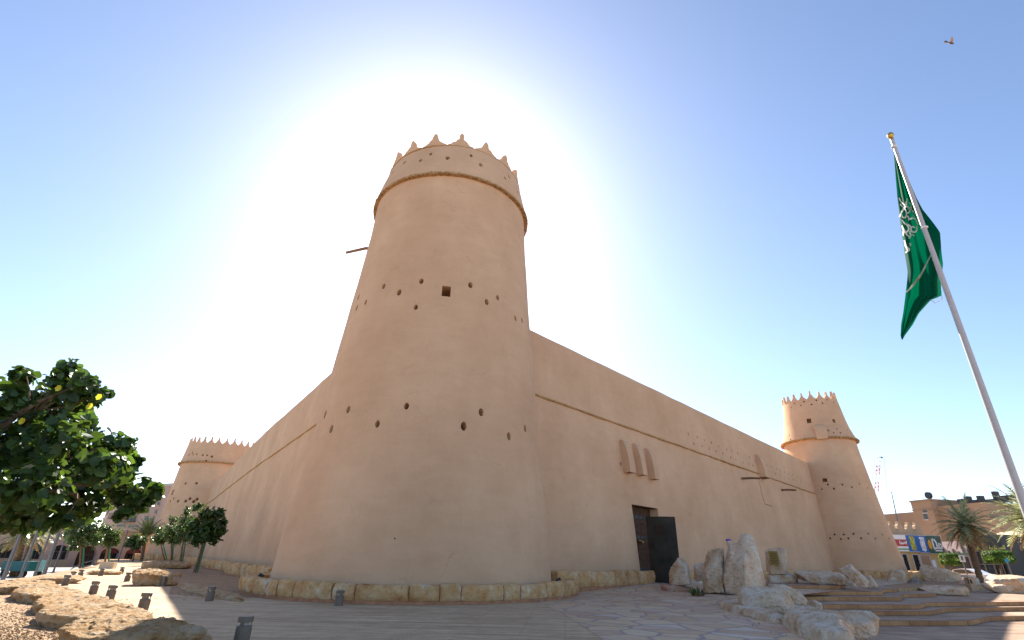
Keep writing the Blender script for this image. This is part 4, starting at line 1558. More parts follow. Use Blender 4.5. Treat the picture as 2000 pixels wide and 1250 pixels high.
m = MB()
for pts, w in (([(207, 398), (222, 425), (250, 445), (282, 470), (300, 492)], (6, 9, 5)), ([(250, 402), (240, 440), (222, 470), (208, 500)], (7, 9, 6)),
               ([(212, 432), (232, 452), (246, 480), (240, 502), (225, 500), (222, 486)], (6, 8, 5)), ([(262, 422), (272, 440), (262, 470), (250, 480)], (7, 8, 5)),
               ([(276, 425), (292, 450), (300, 470)], (6, 8, 5)), ([(252, 492), (262, 510), (282, 505), (296, 515), (305, 540)], (5, 9, 6)),
               ([(300, 545), (300, 570), (285, 580), (270, 570), (275, 552), (290, 556)], (8, 9, 5)), ([(222, 515), (238, 535), (262, 545), (270, 560), (262, 590)], (6, 9, 6)),
               ([(222, 545), (232, 575), (246, 580), (258, 560), (248, 545)], (7, 9, 5)), ([(262, 575), (268, 595), (258, 615)], (6, 8, 5)),
               ([(232, 560), (246, 590), (266, 612)], (6, 8, 5)), ([(228, 575), (229, 600)], (7, 9, 5)),
               ([(234, 622), (240, 648), (250, 676), (240, 690)], (8, 11, 6)), ([(234, 648), (248, 660), (262, 672), (252, 684)], (7, 9, 5)), ([(260, 640), (268, 644), (264, 655)], (5, 6, 4)),
               ([(278, 592), (288, 600)], (5, 6, 4)), ([(256, 498), (258, 520)], (5, 6, 4)), ([(280, 488), (286, 500)], (4, 6, 4)), ([(240, 425), (250, 428)], (4, 5, 4)), ([(217, 408), (212, 416)], (4, 5, 4))):
    stroke(m, pts, w)
m.build('white_inscription', FLAGWHITE, fl)
m = MB()
stroke(m, [(245, 898), (262, 882), (290, 850), (320, 808), (350, 752), (379, 692)], (5, 15, 4))
m.build('sword_emblem', FLAGWHITE, fl)
m = MB()
m.tube([flag_pt(432, 915) - Vector((0, 0, 0.0)), D(*z6(436, 935), PD_ + .3), D(*z6(400, 957), PD_ + .35), flag_pt(372, 938)], 0.008, 5)
m.build('halyard', WHITE, fl)
m = MB()
for (px_, py_) in ((341, 556), (180, 128)):
    c = D(*z6(px_, py_), PD_)
    m.lathe(c, [(0.07, -0.025), (0.085, 0), (0.07, 0.025)], 14)
m.build('clip_ring', WHITE, fl)

# ------------------------------------------------------------------ trees


def blob_leaves(mb, c, r, n, size, rg_, k=7, up=0.5):
    for i in range(n):
        while True:
            v = Vector((rg_.uniform(-1, 1), rg_.uniform(-1, 1), rg_.uniform(-1, 1)))
            if 0.12 < v.length < 1:
                break
        v = v * (0.55 + 0.45 * v.length)
        p = c + Vector((v.x * r[0], v.y * r[1], v.z * r[2]))
        nr = v.normalized() * 0.7 + Vector((rg_.gauss(0, .5), rg_.gauss(0, .5), rg_.gauss(0, .5) + up))
        mb.leaf(p, nr, size * rg_.uniform(0.6, 1.25), rg_, k)


rt_ = random.Random(11)
TB = D(-120, 1120, 9.2)
big = thing('flowering_tree', 'large round-leaved tree with yellow flowers at the left edge', 'tree', (TB.x, TB.y, 0))
cl = [(45, 738, 20), (20, 780, 32), (62, 785, 26), (132, 725, 20), (120, 752, 26), (105, 780, 28), (165, 745, 20), (152, 765, 24), (198, 768, 15), (178, 775, 20), (150, 795, 32), (90, 822, 22), (40, 838, 38), (165, 822, 20),
      (128, 850, 40), (60, 885, 52), (5, 880, 45), (170, 885, 40), (215, 862, 24), (248, 868, 15), (240, 890, 24), (200, 912, 42), (130, 935, 52), (60, 950, 52), (0, 950, 55), (245, 922, 22), (262, 900, 12),
      (190, 962, 42), (110, 985, 42), (40, 992, 40), (232, 965, 24), (262, 968, 20), (282, 945, 12), (305, 958, 12), (290, 972, 16), (268, 988, 16), (150, 1000, 28), (10, 1010, 32), (65, 1014, 22), (120, 1018, 16),
      (238, 1000, 14), (-60, 800, 60), (-85, 900, 75), (-60, 980, 60), (-160, 850, 85), (-180, 960, 80), (-110, 740, 40)]
m = MB()
tw = MB()
core = D(-70, 930, 9.2)
hubs = [D(x, y, 9.1) for x, y in ((60, 812), (130, 900), (150, 965), (20, 960), (210, 950), (-60, 820), (-110, 900))]
for h in hubs:
    k1 = core.lerp(h, .5) + Vector((rt_.uniform(-.1, .1), rt_.uniform(-.2, .2), rt_.uniform(-.12, .05)))
    tw.tube([core.lerp(TB, 0.15), core.lerp(k1, .5) + Vector((0, .05, -.05)), k1, h], [0.05, 0.035, 0.026, 0.016], 6)
for (x, y, r_) in cl:
    dd = 9.0 + rt_.uniform(-1.0, 1.1)
    if r_ < 26:
        dd = 9.0 + rt_.uniform(-.6, .6)
    c = D(x, y, dd)
    rm = r_ * dd / 1350 * 1.08
    blob_leaves(m, c, (rm * rt_.uniform(.85, 1.15), rm * 1.25, rm * rt_.uniform(.85, 1.15)), int(14 + r_ * r_ * 0.078), 0.118, rt_)
    if x > 20:
        for q in range(3):     # leafy shoots that break the outline
            a_ = rt_.uniform(0, 6.283)
            e_ = c + Vector((math.cos(a_) * rm * 1.15, rt_.uniform(-.1, .1), math.sin(a_) * rm * 1.15))
            for j in range(5):
                blob_leaves(m, c.lerp(e_, .6 + .1 * j), (.05, .05, .05), 2, 0.10 - .012 * j, rt_)
            tw.tube([c, e_], [.006, .003], 4)
    h = min(hubs, key=lambda v: (v - c).length)
    mid = h.lerp(c, 0.5) + Vector((rt_.uniform(-.08, .08), rt_.uniform(-.1, .1), rt_.uniform(-.07, .03)))
    tw.tube([h, h.lerp(mid, .5) + Vector((rt_.uniform(-.03, .03), 0, .02)), mid, c], [0.014, 0.012, 0.009, 0.004], 5)
m.build('crown', LEAF, big)
tw.tube([D(-30, 868, 8.9), D(8, 830, 8.8), D(45, 803, 8.8), D(75, 785, 8.8), D(112, 770, 8.8), D(135, 745, 8.8)], [0.05, 0.038, 0.03, 0.024, 0.014, 0.006], 7)
tw.tube([D(45, 803, 8.8), D(58, 795, 8.8), D(57, 760, 8.8), D(52, 735, 8.8)], [0.014, 0.011, 0.008, 0.005], 6)
tw.build('branches', BARK, big, smooth=60)
m = MB()
m.tube([Vector((TB.x, TB.y, -0.1)), Vector((TB.x + .05, TB.y, 0.5)), TB.lerp(core, .45) + Vector((-.05, 0, 0.1)), core.lerp(TB, .12), core + Vector((0, 0, .5))], [0.16, 0.13, 0.11, 0.08, 0.03], 12)
m.build('trunk', BARK, big, smooth=60)
for (x, y) in ((116, 759), (177, 794), (45, 823), (160, 875), (195, 776)):
    c = D(x, y, 8.25)
    m = MB()
    for k in range(6):
        a = k * 1.047
        d = Vector((math.cos(a), -0.5, math.sin(a))).normalized()
        s = Vector((-math.sin(a), 0, math.cos(a)))
        m.add([c, c + d * .034 - s * .02, c + d * .047, c + d * .034 + s * .02], [(0, 1, 2, 3)])
    m.build('flower', YELLOW, big)


def young_tree(base, dist, zb, crown, label, group, tilt_top=None, stake=True, nl=1500, size=0.15, mat=LEAF2):
    """base px, crown list of (x, y, r) pixel blobs at the tree's own distance"""
    rg_ = random.Random(int(base[0] * 13))
    b = D(base[0], base[1], dist)
    b.z = zb
    t = thing('young_tree', label, 'tree', b, group)
    m = MB()
    tot = sum(r_ ** 2 for _, _, r_ in crown)
    cs = []
    for (x, y, r_) in crown:
        c = D(x, y, dist + rg_.uniform(-.5, .5))
        rm = r_ * dist / 1300
        cs.append((c, rm))
        kk = 4 if dist > 45 else 7
        blob_leaves(m, c, (rm * rg_.uniform(.8, 1.1), rm, rm * rg_.uniform(.75, 1.05)), int(nl * .8 * r_ * r_ / tot), size, rg_, kk)
        for q in range(7):
            a_ = rg_.uniform(0, 6.283)
            e_ = c + Vector((math.cos(a_) * rm * 1.3, rg_.uniform(-.7, .7) * rm, math.sin(a_) * rm * 1.25 + .1 * rm))
            for j in range(5):
                blob_leaves(m, c.lerp(e_, .55 + .11 * j), (size * .5,) * 3, 3 if j < 3 else 2, size * (1 - .1 * j), rg_, kk)
    m.build('crown', mat, t)
    top = sum((c for c, _ in cs), Vector()) / len(cs)
    m = MB()
    k1 = Vector((b.x, b.y, zb - .1))
    fork = Vector((top.x * .8 + b.x * .2, top.y * .8 + b.y * .2, b.z + (top.z - b.z) * .72))
    m.tube([k1, k1.lerp(fork, .5) + Vector((rg_.uniform(-.08, .08), 0, 0)), fork], [0.09, 0.07, 0.055], 8)
    for c, rm in cs:
        m.tube([fork, fork.lerp(c, .6) + Vector((0, 0, -.1 * rm)), c], [0.04, 0.022, 0.008], 5)
    m.build('trunk', BARK, t, smooth=60)
    if stake:
        m = MB()
        dx = Vector((b.y, -b.x, 0)).normalized() * 0.16
        m.tube([k1 + dx, fork + dx * .8 + Vector((0, 0, .1))], 0.055, 8)
        m.build('stake', STAKE, t)
    return t


RG = 'row of four staked young trees by the left wall'
young_tree((380, 1114), 39, 0.0, [(400, 1005, 13), (385, 992, 8), (412, 1010, 17), (428, 1005, 11), (435, 1020, 9), (420, 1035, 18), (400, 1040, 20), (385, 1052, 14), (375, 1025, 14), (418, 1052, 12), (433, 1038, 9), (372, 1045, 10)],
           'nearest and tallest of the four staked trees by the left wall', RG, nl=2600, size=.17)
young_tree((351, 1107), 50, 0.0, [(364, 997, 7), (362, 1015, 14), (375, 1025, 13), (356, 1030, 14), (370, 1045, 14), (352, 1050, 12)], 'second of the four staked trees, just left of the tallest', RG, nl=1700, size=.2)
young_tree((334, 1100), 58, 0.05, [(338, 1015, 8), (334, 1032, 13), (345, 1040, 12), (326, 1045, 12), (340, 1055, 11)], 'third staked tree, with a pale pointed top, in the row by the left wall', RG, nl=1300, size=.22)
young_tree((326, 1097), 66, 0.05, [(312, 1042, 10), (305, 1052, 11), (322, 1050, 12), (314, 1058, 9)], 'farthest and smallest of the four staked trees', RG, nl=1000, size=.24)
young_tree((162, 1112), 48, -0.75, [(150, 1040, 18), (165, 1028, 15), (185, 1030, 16), (170, 1050, 19), (140, 1050, 13), (188, 1055, 14), (155, 1062, 12), (143, 1070, 6)],
           'bushy young tree on a slanting orange stem left of the path', 'pair of young trees left of the path', nl=2400, size=.2)
young_tree((211, 1108), 50, -0.7, [(205, 1035, 13), (222, 1045, 12), (212, 1055, 14), (228, 1058, 8), (200, 1052, 10)],
           'slender young tree on a green stake, right half of the left pair', 'pair of young trees left of the path', nl=1500, size=.2)
young_tree((261, 1094), 72, -0.6, [(262, 1050, 9), (272, 1058, 11), (254, 1060, 10), (266, 1066, 9), (280, 1054, 6)], 'small lone young tree before the far arcade', 'young trees before the arcade', stake=False, nl=1100, size=.26)


def palm(base, dist, zb, top_px, L, nf, label, trunk_r=0.24, emin=-0.7, mat=PALMLEAF, dry=0.25, group='date palms', seed=1):
    rg_ = random.Random(seed)
    b = D(base[0], base[1], dist)
    tp = D(top_px[0], top_px[1], dist)
    t = thing('date_palm', label, 'palm tree', (b.x, b.y, zb), group)
    m = MB()
    n = 26
    bb = Vector((b.x, b.y, zb - .1))
    m.tube([bb.lerp(tp, i / n) for i in range(n + 1)], [trunk_r * (1.12 if i % 2 else .92) * (1.15 - .25 * i / n) for i in range(n + 1)], 10)
    m.build('trunk', PALMWOOD, t, smooth=30)
    gm, dm = MB(), MB()
    for k in range(nf):
        a = k * 2.39996 + rg_.uniform(-.2, .2)
        f = k / nf
        e = 1.35 - (1.35 - emin) * f ** 0.8 + rg_.uniform(-.12, .12)
        tgt = dm if f > 1 - dry else gm
        pts = []
        p = tp.copy()
        d = Vector((math.cos(a) * math.cos(e), math.sin(a) * math.cos(e), math.sin(e)))
        ns = 12
        LL = L * rg_.uniform(.85, 1.1) * (0.9 if f > .8 else 1)
        for i in range(ns + 1):
            pts.append(p.copy())
            p = p + d * (LL / ns)
            d = (d + Vector((0, 0, -0.10 * (0.4 + i / ns)))).normalized()
        tgt.tube(pts, [0.04 * (1 - .8 * i / ns) for i in range(ns + 1)], 4)
        for i in range(2, ns * 2):
            q = i / 2
            i0 = min(int(q), ns - 1)
            c = pts[i0].lerp(pts[i0 + 1], q - i0)
            tg = (pts[i0 + 1] - pts[i0]).normalized()
            sd = tg.cross(Vector((0, 0, 1)))
            if sd.length < .1:
                sd = Vector((1, 0, 0))
            sd.normalize()
            ll = L * 0.19 * math.sin(math.pi * min(1, (0.15 + .85 * q / ns))) + 0.08
            for sg in (-1, 1):
                v = (sd * sg * .75 + tg * .7 + Vector((0, 0, rg_.uniform(-.35, .25)))).normalized()
                w = tg * 0.05 * (L / 2.5)
                tgt.add([c - w, c + w, c + v * ll], [(0, 1, 2)])
    gm.build('fronds', mat, t)
    dm.build('dry_fronds', DRYLEAF, t)
    return t


palm((1911, 1125), 58, -0.4, (1886, 1026), 2.5, 64, 'full date palm with drooping fronds before the tan building', 0.2, -1.0, seed=3)
palm((2062, 1140), 42, -0.4, (2018, 1012), 2.3, 60, 'date palm cut by the right picture edge behind the flagpole', 0.22, -0.9, seed=5)
palm((281, 1085), 82, -0.9, (285, 1048), 2.5, 34, 'pale young palm with upright fronds beside the distant left tower', 0.17, 0.55, leaf_mat('pale_palm_frond', (0.16, 0.19, 0.06), (0.26, 0.28, 0.10), (0.34, 0.36, 0.10), .4), 0.0, seed=8)
palm((36, 1100), 62, -1.0, (46, 1046), 2.2, 40, 'palm with a thick brown trunk behind the teal trailer, left one', 0.26, -0.6, seed=9)
palm((52, 1098), 64, -1.0, (66, 1044), 2.2, 40, 'palm with a dark trunk behind the teal trailer, right one', 0.24, -0.6, seed=10)


def clipped(base, dist, zb, x0, x1, y0, y1, label, seed):
    rg_ = random.Random(seed)
    b = D(base[0], base[1], dist)
    t = thing('clipped_tree', label, 'topiary tree', (b.x, b.y, zb), 'clipped street trees')
    cx = D((x0 + x1) / 2, (y0 + y1) / 2, dist)
    w = (D(x1, (y0 + y1) / 2, dist) - D(x0, (y0 + y1) / 2, dist)).length / 2
    h = abs(D((x0 + x1) / 2, y0, dist).z - D((x0 + x1) / 2, y1, dist).z) / 2
    m = MB()
    for i in range(5200):
        a = rg_.uniform(0, 6.283)
        s = rg_.uniform(-1, 1)
        e = lambda v, p: math.copysign(abs(v) ** p, v)
        el = math.asin(s)
        v = Vector((e(math.cos(a), .55) * e(math.cos(el), .45), e(math.sin(a), .55) * e(math.cos(el), .45), e(math.sin(el), .45)))
        k = 1 - abs(rg_.gauss(0, .06)) + .03 * noise.noise(v * 4)
        p = cx + Vector((v.x * w * k, v.y * w * k, v.z * h * k))
        m.leaf(p, v + Vector((rg_.gauss(0, .5), rg_.gauss(0, .5), rg_.gauss(0, .5))), 0.17, rg_, 4)
    m.build('crown', HEDGE, t)
    m = MB()
    m.tube([Vector((b.x, b.y, zb - .1)), cx], [0.09, 0.07], 8)
    for k in range(5):
        m.tube([Vector((cx.x, cx.y, cx.z - h * .9)), cx + Vector((math.cos(k * 1.26) * w * .6, math.sin(k * 1.26) * w * .6, 0))], [0.05, .02], 5)
    m.build('trunk', BARK, t)


clipped((1856, 1130), 70, -0.4, 1837, 1874, 1081, 1104, 'dark clipped tree with a boxy crown left of the date palm', 1)
clipped((1955, 1128), 64, -0.4, 1923, 1977, 1076, 1100, 'clipped tree with a flat rounded crown before the black shopfront', 2)


# ------------------------------------------------------------------ buildings
class VP:
    """vertical plane through two plan points; converts picture points to (u, z) on it"""
    def __init__(s, a, b):
        s.a = Vector((a.x, a.y, 0))
        s.u = (Vector((b.x, b.y, 0)) - s.a).normalized()
        s.n = Vector((s.u.y, -s.u.x, 0))
        if s.n.dot(-s.a) < 0:
            s.n = -s.n

    def uz(s, x, y):
        d = ray(x, y)
        p = O + d * ((s.a.dot(s.n) - 0) / d.dot(s.n))
        return (Vector((p.x, p.y, 0)) - s.a).dot(s.u), p.z

    def P(s, u, z, o=0):
        return s.a + s.u * u + s.n * o + Vector((0, 0, z))

    def box(s, mb, u0, u1, z0, z1, o0, o1, mi=0):
        mb.box(s.P((u0 + u1) / 2, (z0 + z1) / 2, (o0 + o1) / 2), (u1 - u0, abs(o1 - o0), z1 - z0), s.u, Vector((0, 0, 1)).cross(s.u), mi)

    def px(s, x0, x1, y0, y1):
        u0, _ = s.uz(x0, (y0 + y1) / 2)
        u1, _ = s.uz(x1, (y0 + y1) / 2)
        _, z1 = s.uz((x0 + x1) / 2, y0)
        _, z0 = s.uz((x0 + x1) / 2, y1)
        return min(u0, u1), max(u0, u1), z0, z1


def arch(u0, u1, z0, z1, n=8):
    r = (u1 - u0) / 2
    hr = min(r, (z1 - z0) * .45)
    c = (u0 + u1) / 2
    return [(u0, z0), (u1, z0)] + [(c + r * math.cos(math.pi * k / n), z1 - hr + hr * math.sin(math.pi * k / n)) for k in range(n + 1)]


# arcade of shops on the left
A = VP(D(-200, 1100, 92), D(330, 1095, 104))
ar = thing('arcade_building', 'long dusty-pink shop arcade with dark arched openings on the left', 'building', A.P(20, -1))
uA0, uA1 = A.uz(-260, 1080)[0], A.uz(300, 1080)[0]
zA = A.uz(110, 1030)[1]
m = MB()
A.box(m, uA0, uA1, -1.2, zA, -9, 0)
wall = m.build('wall', PINKB, ar)
cm = MB()
ops_ = [(-8, 27, 1059, 1090, 0), (53, 84, 1061, 1092, 0), (98, 135, 1064, 1093, 1), (150, 188, 1066, 1105, 2), (197, 233, 1070, 1092, 3), (245, 276, 1071, 1093, 3), (-60, -25, 1057, 1090, 0), (-115, -80, 1055, 1090, 0)]
rects = []
for (x0, x1, y0, y1, k) in ops_:
    u0, u1, z0, z1 = A.px(x0, x1, y0, y1)
    rects.append((u0, u1, z0, z1, k))
    pts = arch(u0, u1, z0, z1)
    cm.prism([A.P(a, b, 0.5) for a, b in pts], A.n * -1.3)
cut(wall, cm)
for (u0, u1, z0, z1, k) in rects:
    m = MB()
    A.box(m, u0 - .05, u1 + .05, z0 - .05, z1 + .05, -0.7, -0.62)
    w_ = m.build('window', GLASS if k != 2 else WOOD, ar)
    m = MB()
    hr = min((u1 - u0) / 2, (z1 - z0) * .45)
    for t_ in (0.25, 0.5, 0.75):
        A.box(m, u0 + (u1 - u0) * t_ - .03, u0 + (u1 - u0) * t_ + .03, z0, z1 - hr, -0.62, -0.56)
    A.box(m, u0, u1, z1 - hr - .06, z1 - hr + .02, -0.62, -0.54)
    m.build('frame', SHUTTER, w_)
    if k in (0, 3):
        m = MB()
        pts = [(u1, z1 - hr), ] + [((u0 + u1) / 2 + (u1 - u0) / 2 * math.cos(math.pi * q / 8), z1 - hr + hr * math.sin(math.pi * q / 8)) for q in range(1, 8)] + [(u0, z1 - hr)]
        m.prism([A.P(a, b, -0.5) for a, b in pts], A.n * 0.35)
        m.build('canopy', plain('dull_teal_canopy', (0.05, 0.10, 0.09), .6) if k == 0 else MAROON, ar)
    if k in (0, 1):
        m = MB()
        A.box(m, u0 - .3, u1 + .3, -1.0, z0 - .05, 0.0, 0.22)
        m.build('plinth', BEIGE, ar)
m = MB()
A.box(m, uA0, uA1, zA - .5, zA + .06, 0, 0.2)
m.build('cornice', BEIGE, ar)

# taller apartment block behind
B = VP(D(215, 1040, 135), D(340, 1040, 118))
ab = thing('apartment_building', 'tall beige apartment block with balconies behind the arcade', 'building', B.P(8, -1))
u0, u1, z0, z1 = B.px(222, 372, 952, 1095)
zb1 = B.uz(318, 951)[1]
zb0 = B.uz(285, 975)[1]
m = MB()
us = B.uz(313, 960)[0]
B.box(m, u0 - 4, us, -1.2, zb0, -12, 0)
B.box(m, us, u1, -1.2, zb1, -12, 0.4)
m.build('wall', PINKB, ab)
m = MB()
B.box(m, u0 - 4.1, us, zb0, zb0 + .5, -.4, .25)
B.box(m, us - .1, u1 + .1, zb1, zb1 + .5, -.4, .65)
m.build('roof_parapet', CONC, ab)
for (x0, x1, y0, y1, bal) in ((250, 272, 990, 1000, 1), (247, 266, 1007, 1018, 1), (226, 240, 1005, 1012, 1), (288, 294, 981, 990, 0), (302, 308, 981, 987, 0), (311, 317, 981, 987, 0), (284, 291, 992, 1001, 0), (298, 303, 997, 1003, 0),
                              (306, 311, 997, 1003, 0), (316, 321, 965, 971, 0), (282, 290, 1008, 1016, 0), (228, 245, 1024, 1029, 0), (250, 270, 1026, 1030, 0), (296, 302, 1012, 1018, 0)):
    q0, q1, w0, w1 = B.px(x0, x1, y0, y1)
    o_ = 0.4 if (q0 + q1) / 2 > us else 0.0
    m = MB()
    B.box(m, q0, q1, w0, w1, o_ - .3, o_ + .012)
    f = m.build('window', GLASS, ab)
    m = MB()
    B.box(m, q0 - .15, q1 + .15, w0 - .2, w0, o_, o_ + .18)
    B.box(m, q0 - .15, q1 + .15, w1, w1 + .15, o_, o_ + .12)
    m.build('sill', BEIGE, f)
    if bal:
        m = MB()
        B.box(m, q0 - .3, q1 + .3, w0 - .2, w0, o_ + .2, o_ + 1.2)
        for k in range(9):
            uu_ = q0 - .25 + (q1 - q0 + .5) * k / 8
            B.box(m, uu_ - .03, uu_ + .03, w0, w0 + .85, o_ + 1.1, o_ + 1.17)
        B.box(m, q0 - .3, q1 + .3, w0 + .85, w0 + .93, o_ + 1.08, o_ + 1.2)
        m.build('balcony', SHUTTER, ab)

# ---- right side: row of shops with sign boards
C_ = VP(D(1740, 1110, 82), D(1850, 1115, 88))
sh = thing('shop_building', 'low ochre shop building with crenellated roof and a row of sign boards', 'building', C_.P(4, -.4))
u0, u1, z0, z1 = C_.px(1700, 1838, 1045, 1125)
m = MB()
C_.box(m, u0, u1, -0.8, C_.uz(1790, 1046)[1], -8, 0)
m.build('wall', OCHRE, sh)
zt_ = C_.uz(1790, 1046)[1]
m = MB()
pa0, pa1 = C_.uz(1735, 1040)[0], C_.uz(1807, 1040)[0]
zp = C_.uz(1780, 1037)[1]
C_.box(m, pa0, pa1, zt_, zp, -0.8, -0.3)
m.build('roof_parapet', BEIGE, sh)
for x in (1747, 1763, 1782, 1797):
    uc = C_.uz(x, 1033)[0]
    m = MB()
    ps_ = [(-.75, 0), (.75, 0), (.68, .35), (.42, .45), (.36, .85), (.2, 1.05), (.16, 1.5), (-.16, 1.5), (-.2, 1.05), (-.36, .85), (-.42, .45), (-.68, .35)]
    m.prism([C_.P(uc + a, zp - .01 + b * .72, -.3) for a, b in ps_], C_.n * -.4)
    m.build('merlon', BEIGE, sh)
for (x0, x1, y0, y1, mt) in ((1766, 1775, 1083, 1122, 'G'), (1786, 1797, 1084, 1122, 'G'), (1800, 1818, 1085, 1118, 'O'), (1822, 1830, 1094, 1122, 'W')):
    q0, q1, w0, w1 = C_.px(x0, x1, y0, y1)
    m = MB()
    C_.box(m, q0, q1, -.6, w1, -.2, .015)
    f = m.build('shop_window', {'G': GLASS, 'O': TANB, 'W': WHITE}[mt], sh)
    m = MB()
    C_.box(m, q0 - .12, q0, -.6, w1 + .1, 0, .12)
    C_.box(m, q1, q1 + .12, -.6, w1 + .1, 0, .12)
    C_.box(m, q0, q1, w1, w1 + .1, 0, .12)
    m.build('frame', CONC, f)


def board(vp, x0, x1, y0, y1, mat, label, marks):
    q0, q1, w0, w1 = vp.px(x0, x1, y0, y1)
    t = thing('sign_board', label, 'sign', vp.P((q0 + q1) / 2, w0, .2), 'shop sign boards')
    m = MB()
    vp.box(m, q0, q1, w0, w1, 0.06, 0.3)
    m.build('panel', mat, t)
    for a, b, c, d in ((q0, q1, w1, w1 + .08), (q0, q1, w0 - .08, w0)):
        m = MB()
        vp.box(m, a, b, c, d, 0.04, 0.34)
        m.build('edge_frame', CONC, t)
    for nm, mt, strokes in marks:
        m = MB()
        for s in strokes:
            pts = [vp.P(q0 + (q1 - q0) * a, w0 + (w1 - w0) * b, 0.315) for a, b in s[1]]
            if s[0] == 'p':
                m.prism(pts, vp.n * 0.03)
            else:
                for p_, q_ in zip(pts, pts[1:]):
                    d_ = (q_ - p_)
                    u_ = d_.normalized()
                    m.box((p_ + q_) / 2, (d_.length + s[0] * .6, s[0], .03), u_, vp.n.cross(u_))
        m.build(nm, mt, t)
    return t


disc = ('p', [(0.13 + .13 * math.cos(k * .524) * 1.0, .5 + .27 * math.sin(k * .524)) for k in range(12)])
board(C_, 1808, 1836, 1047, 1081, DARKGREEN, 'dark green shop sign with an orange disc and white letters',
      [('orange_disc', ORANGE, [disc]), ('lettering', WHITE, [(.2, [(.36, .25), (.36, .78), (.44, .8)]), (.2, [(.36, .3), (.6, .3), (.6, .62), (.52, .78)]), (.2, [(.6, .3), (.9, .3), (.92, .5), (.78, .56), (.72, .44), (.76, .32)]), (.14, [(.42, .16), (.86, .16)])])])
V1 = [(.26, [(.32, .86), (.68, .86), (.68, .72), (.4, .72)]), (.26, [(.32, .6), (.68, .6)]), (.24, [(.34, .62), (.34, .48), (.68, .48)]), (.26, [(.32, .38), (.66, .38), (.66, .28), (.36, .28)]), (.26, [(.34, .18), (.66, .18), (.5, .12)]), (.2, [(.5, .86), (.5, .7)]), (.2, [(.5, .4), (.5, .12)])]
board(C_, 1768.5, 1788, 1046, 1077, BLUE, 'blue shop sign with upright yellow lettering', [('lettering', YELPAINT, V1)])
board(C_, 1789, 1807, 1047, 1079, BLUE, 'blue shop sign with upright white lettering', [('lettering', WHITE, V1)])
board(C_, 1735, 1767.5, 1045, 1076, WHITE, 'red and white shop sign half hidden by the distant right tower',
      [('red_band', RED, [('p', [(0, .3), (1, .3), (1, .72), (0, .72)])]), ('green_band', plain('green_band_paint', (.12, .3, .1)), [('p', [(0, .08), (1, .08), (1, .16), (0, .16)])]),
       ])
m = MB()
# white script on the red band
q0, q1, w0, w1 = C_.px(1735, 1767.5, 1045, 1076)
sg = [o for o in bpy.data.objects if o.name.startswith('sign_board') and 'red and white' in o.get('label', '')][0]
for s in ([(.55, .45), (.55, .62)], [(.55, .45), (.66, .45), (.66, .55), (.74, .45), (.82, .55), (.9, .45), (.94, .62)]):
    pts = [C_.P(q0 + (q1 - q0) * a, w0 + (w1 - w0) * b, 0.36) for a, b in s]
    for p_, q_ in zip(pts, pts[1:]):
        d_ = q_ - p_
        m.box((p_ + q_) / 2, (d_.length + .06, .13, .03), d_.normalized(), C_.n.cross(d_.normalized()))
m.build('lettering', WHITE, sg)

# brown office block with lift tower and black disc on top
E_ = VP(D(1725, 1100, 116), D(1960, 1110, 104))
ob = thing('office_building', 'brown windowless office block with a stair tower behind the shops', 'building', E_.P(15, -.4))
m = MB()
ub0, ub1 = E_.uz(1722, 1020)[0], E_.uz(1812, 1020)[0]
zb_ = E_.uz(1770, 1001)[1]
E_.box(m, ub0, ub1, -.8, zb_, -14, 0)
m.build('wall', GREYB, ob)
m = MB()
uc0, uc1, _, zc1 = E_.px(1803, 1843, 979, 1060)
E_.box(m, uc0, uc1, -.8, zc1, -6, 1.4)
m.build('stair_tower', TANB, ob)
m = MB()
E_.box(m, uc0 - .1, uc1 + .1, zc1 - 1.3, zc1 - 1.15, 1.38, 1.5)
E_.box(m, uc0 - .1, uc1 + .1, zc1, zc1 + .25, -5, 1.5)
m.build('band', GREYB, ob)
ud0, ud1 = E_.uz(1843, 1020)[0], E_.uz(1944, 1030)[0]
ue1 = E_.uz(1957, 1030)[0]
zd = E_.uz(1900, 983)[1]
ze = E_.uz(1950, 1012)[1]
m = MB()
E_.box(m, ud0, ud1, -.8, zd, -12, .4)
E_.box(m, ud1, ue1, -.8, ze, -12, .38)
m.build('wall', TANB, ob)
for (x0, x1, y0, y1) in ((1816, 1824, 994, 1002), (1818, 1826, 1004, 1015)):
    q0, q1, w0, w1 = E_.px(x0, x1, y0, y1)
    m = MB()
    E_.box(m, q0, q1, w0, w1, 1.2, 1.42)
    f = m.build('window', GLASS, ob)
    m = MB()
    E_.box(m, q0 - .1, q1 + .1, w0 - .15, w0, 1.4, 1.5)
    m.build('sill', CONC, f)
m = MB()
for (x, h, w) in ((1850, 1.0, .9), (1866, 1.3, .5), (1872, .7, 1.2), (1889, 1.2, .6), (1897, .6, 1.5), (1921, 1.6, .5), (1925, .9, 2.2)):
    uc = E_.uz(x, 985)[0]
    E_.box(m, uc, uc + w, zd, zd + h, -3, -2.2)
m.build('rooftop_equipment', IRON, ob)
m = MB()
cdd = D(1820, 968, 110)
rr_ = (D(1827, 968, 110) - D(1813, 968, 110)).length / 2
zdk = E_.uz(1820, 968)[1]
ucd = E_.uz(1820, 968)[0]
dk = thing('round_sign', 'black round sign on top of the stair tower', 'sign', E_.P(ucd, zc1 + .25, .6))
pts = [E_.P(ucd + rr_ * math.cos(k * .2618), zdk + rr_ * 1.12 * math.sin(k * .2618), .9) for k in range(24)]
m.prism(pts, E_.n * -.5)
m.build('disc', BLACK, dk)
m = MB()
E_.box(m, ucd - .12, ucd + .12, zc1 + .2, zdk - rr_, .55, .75)
m.build('post', IRON, dk)

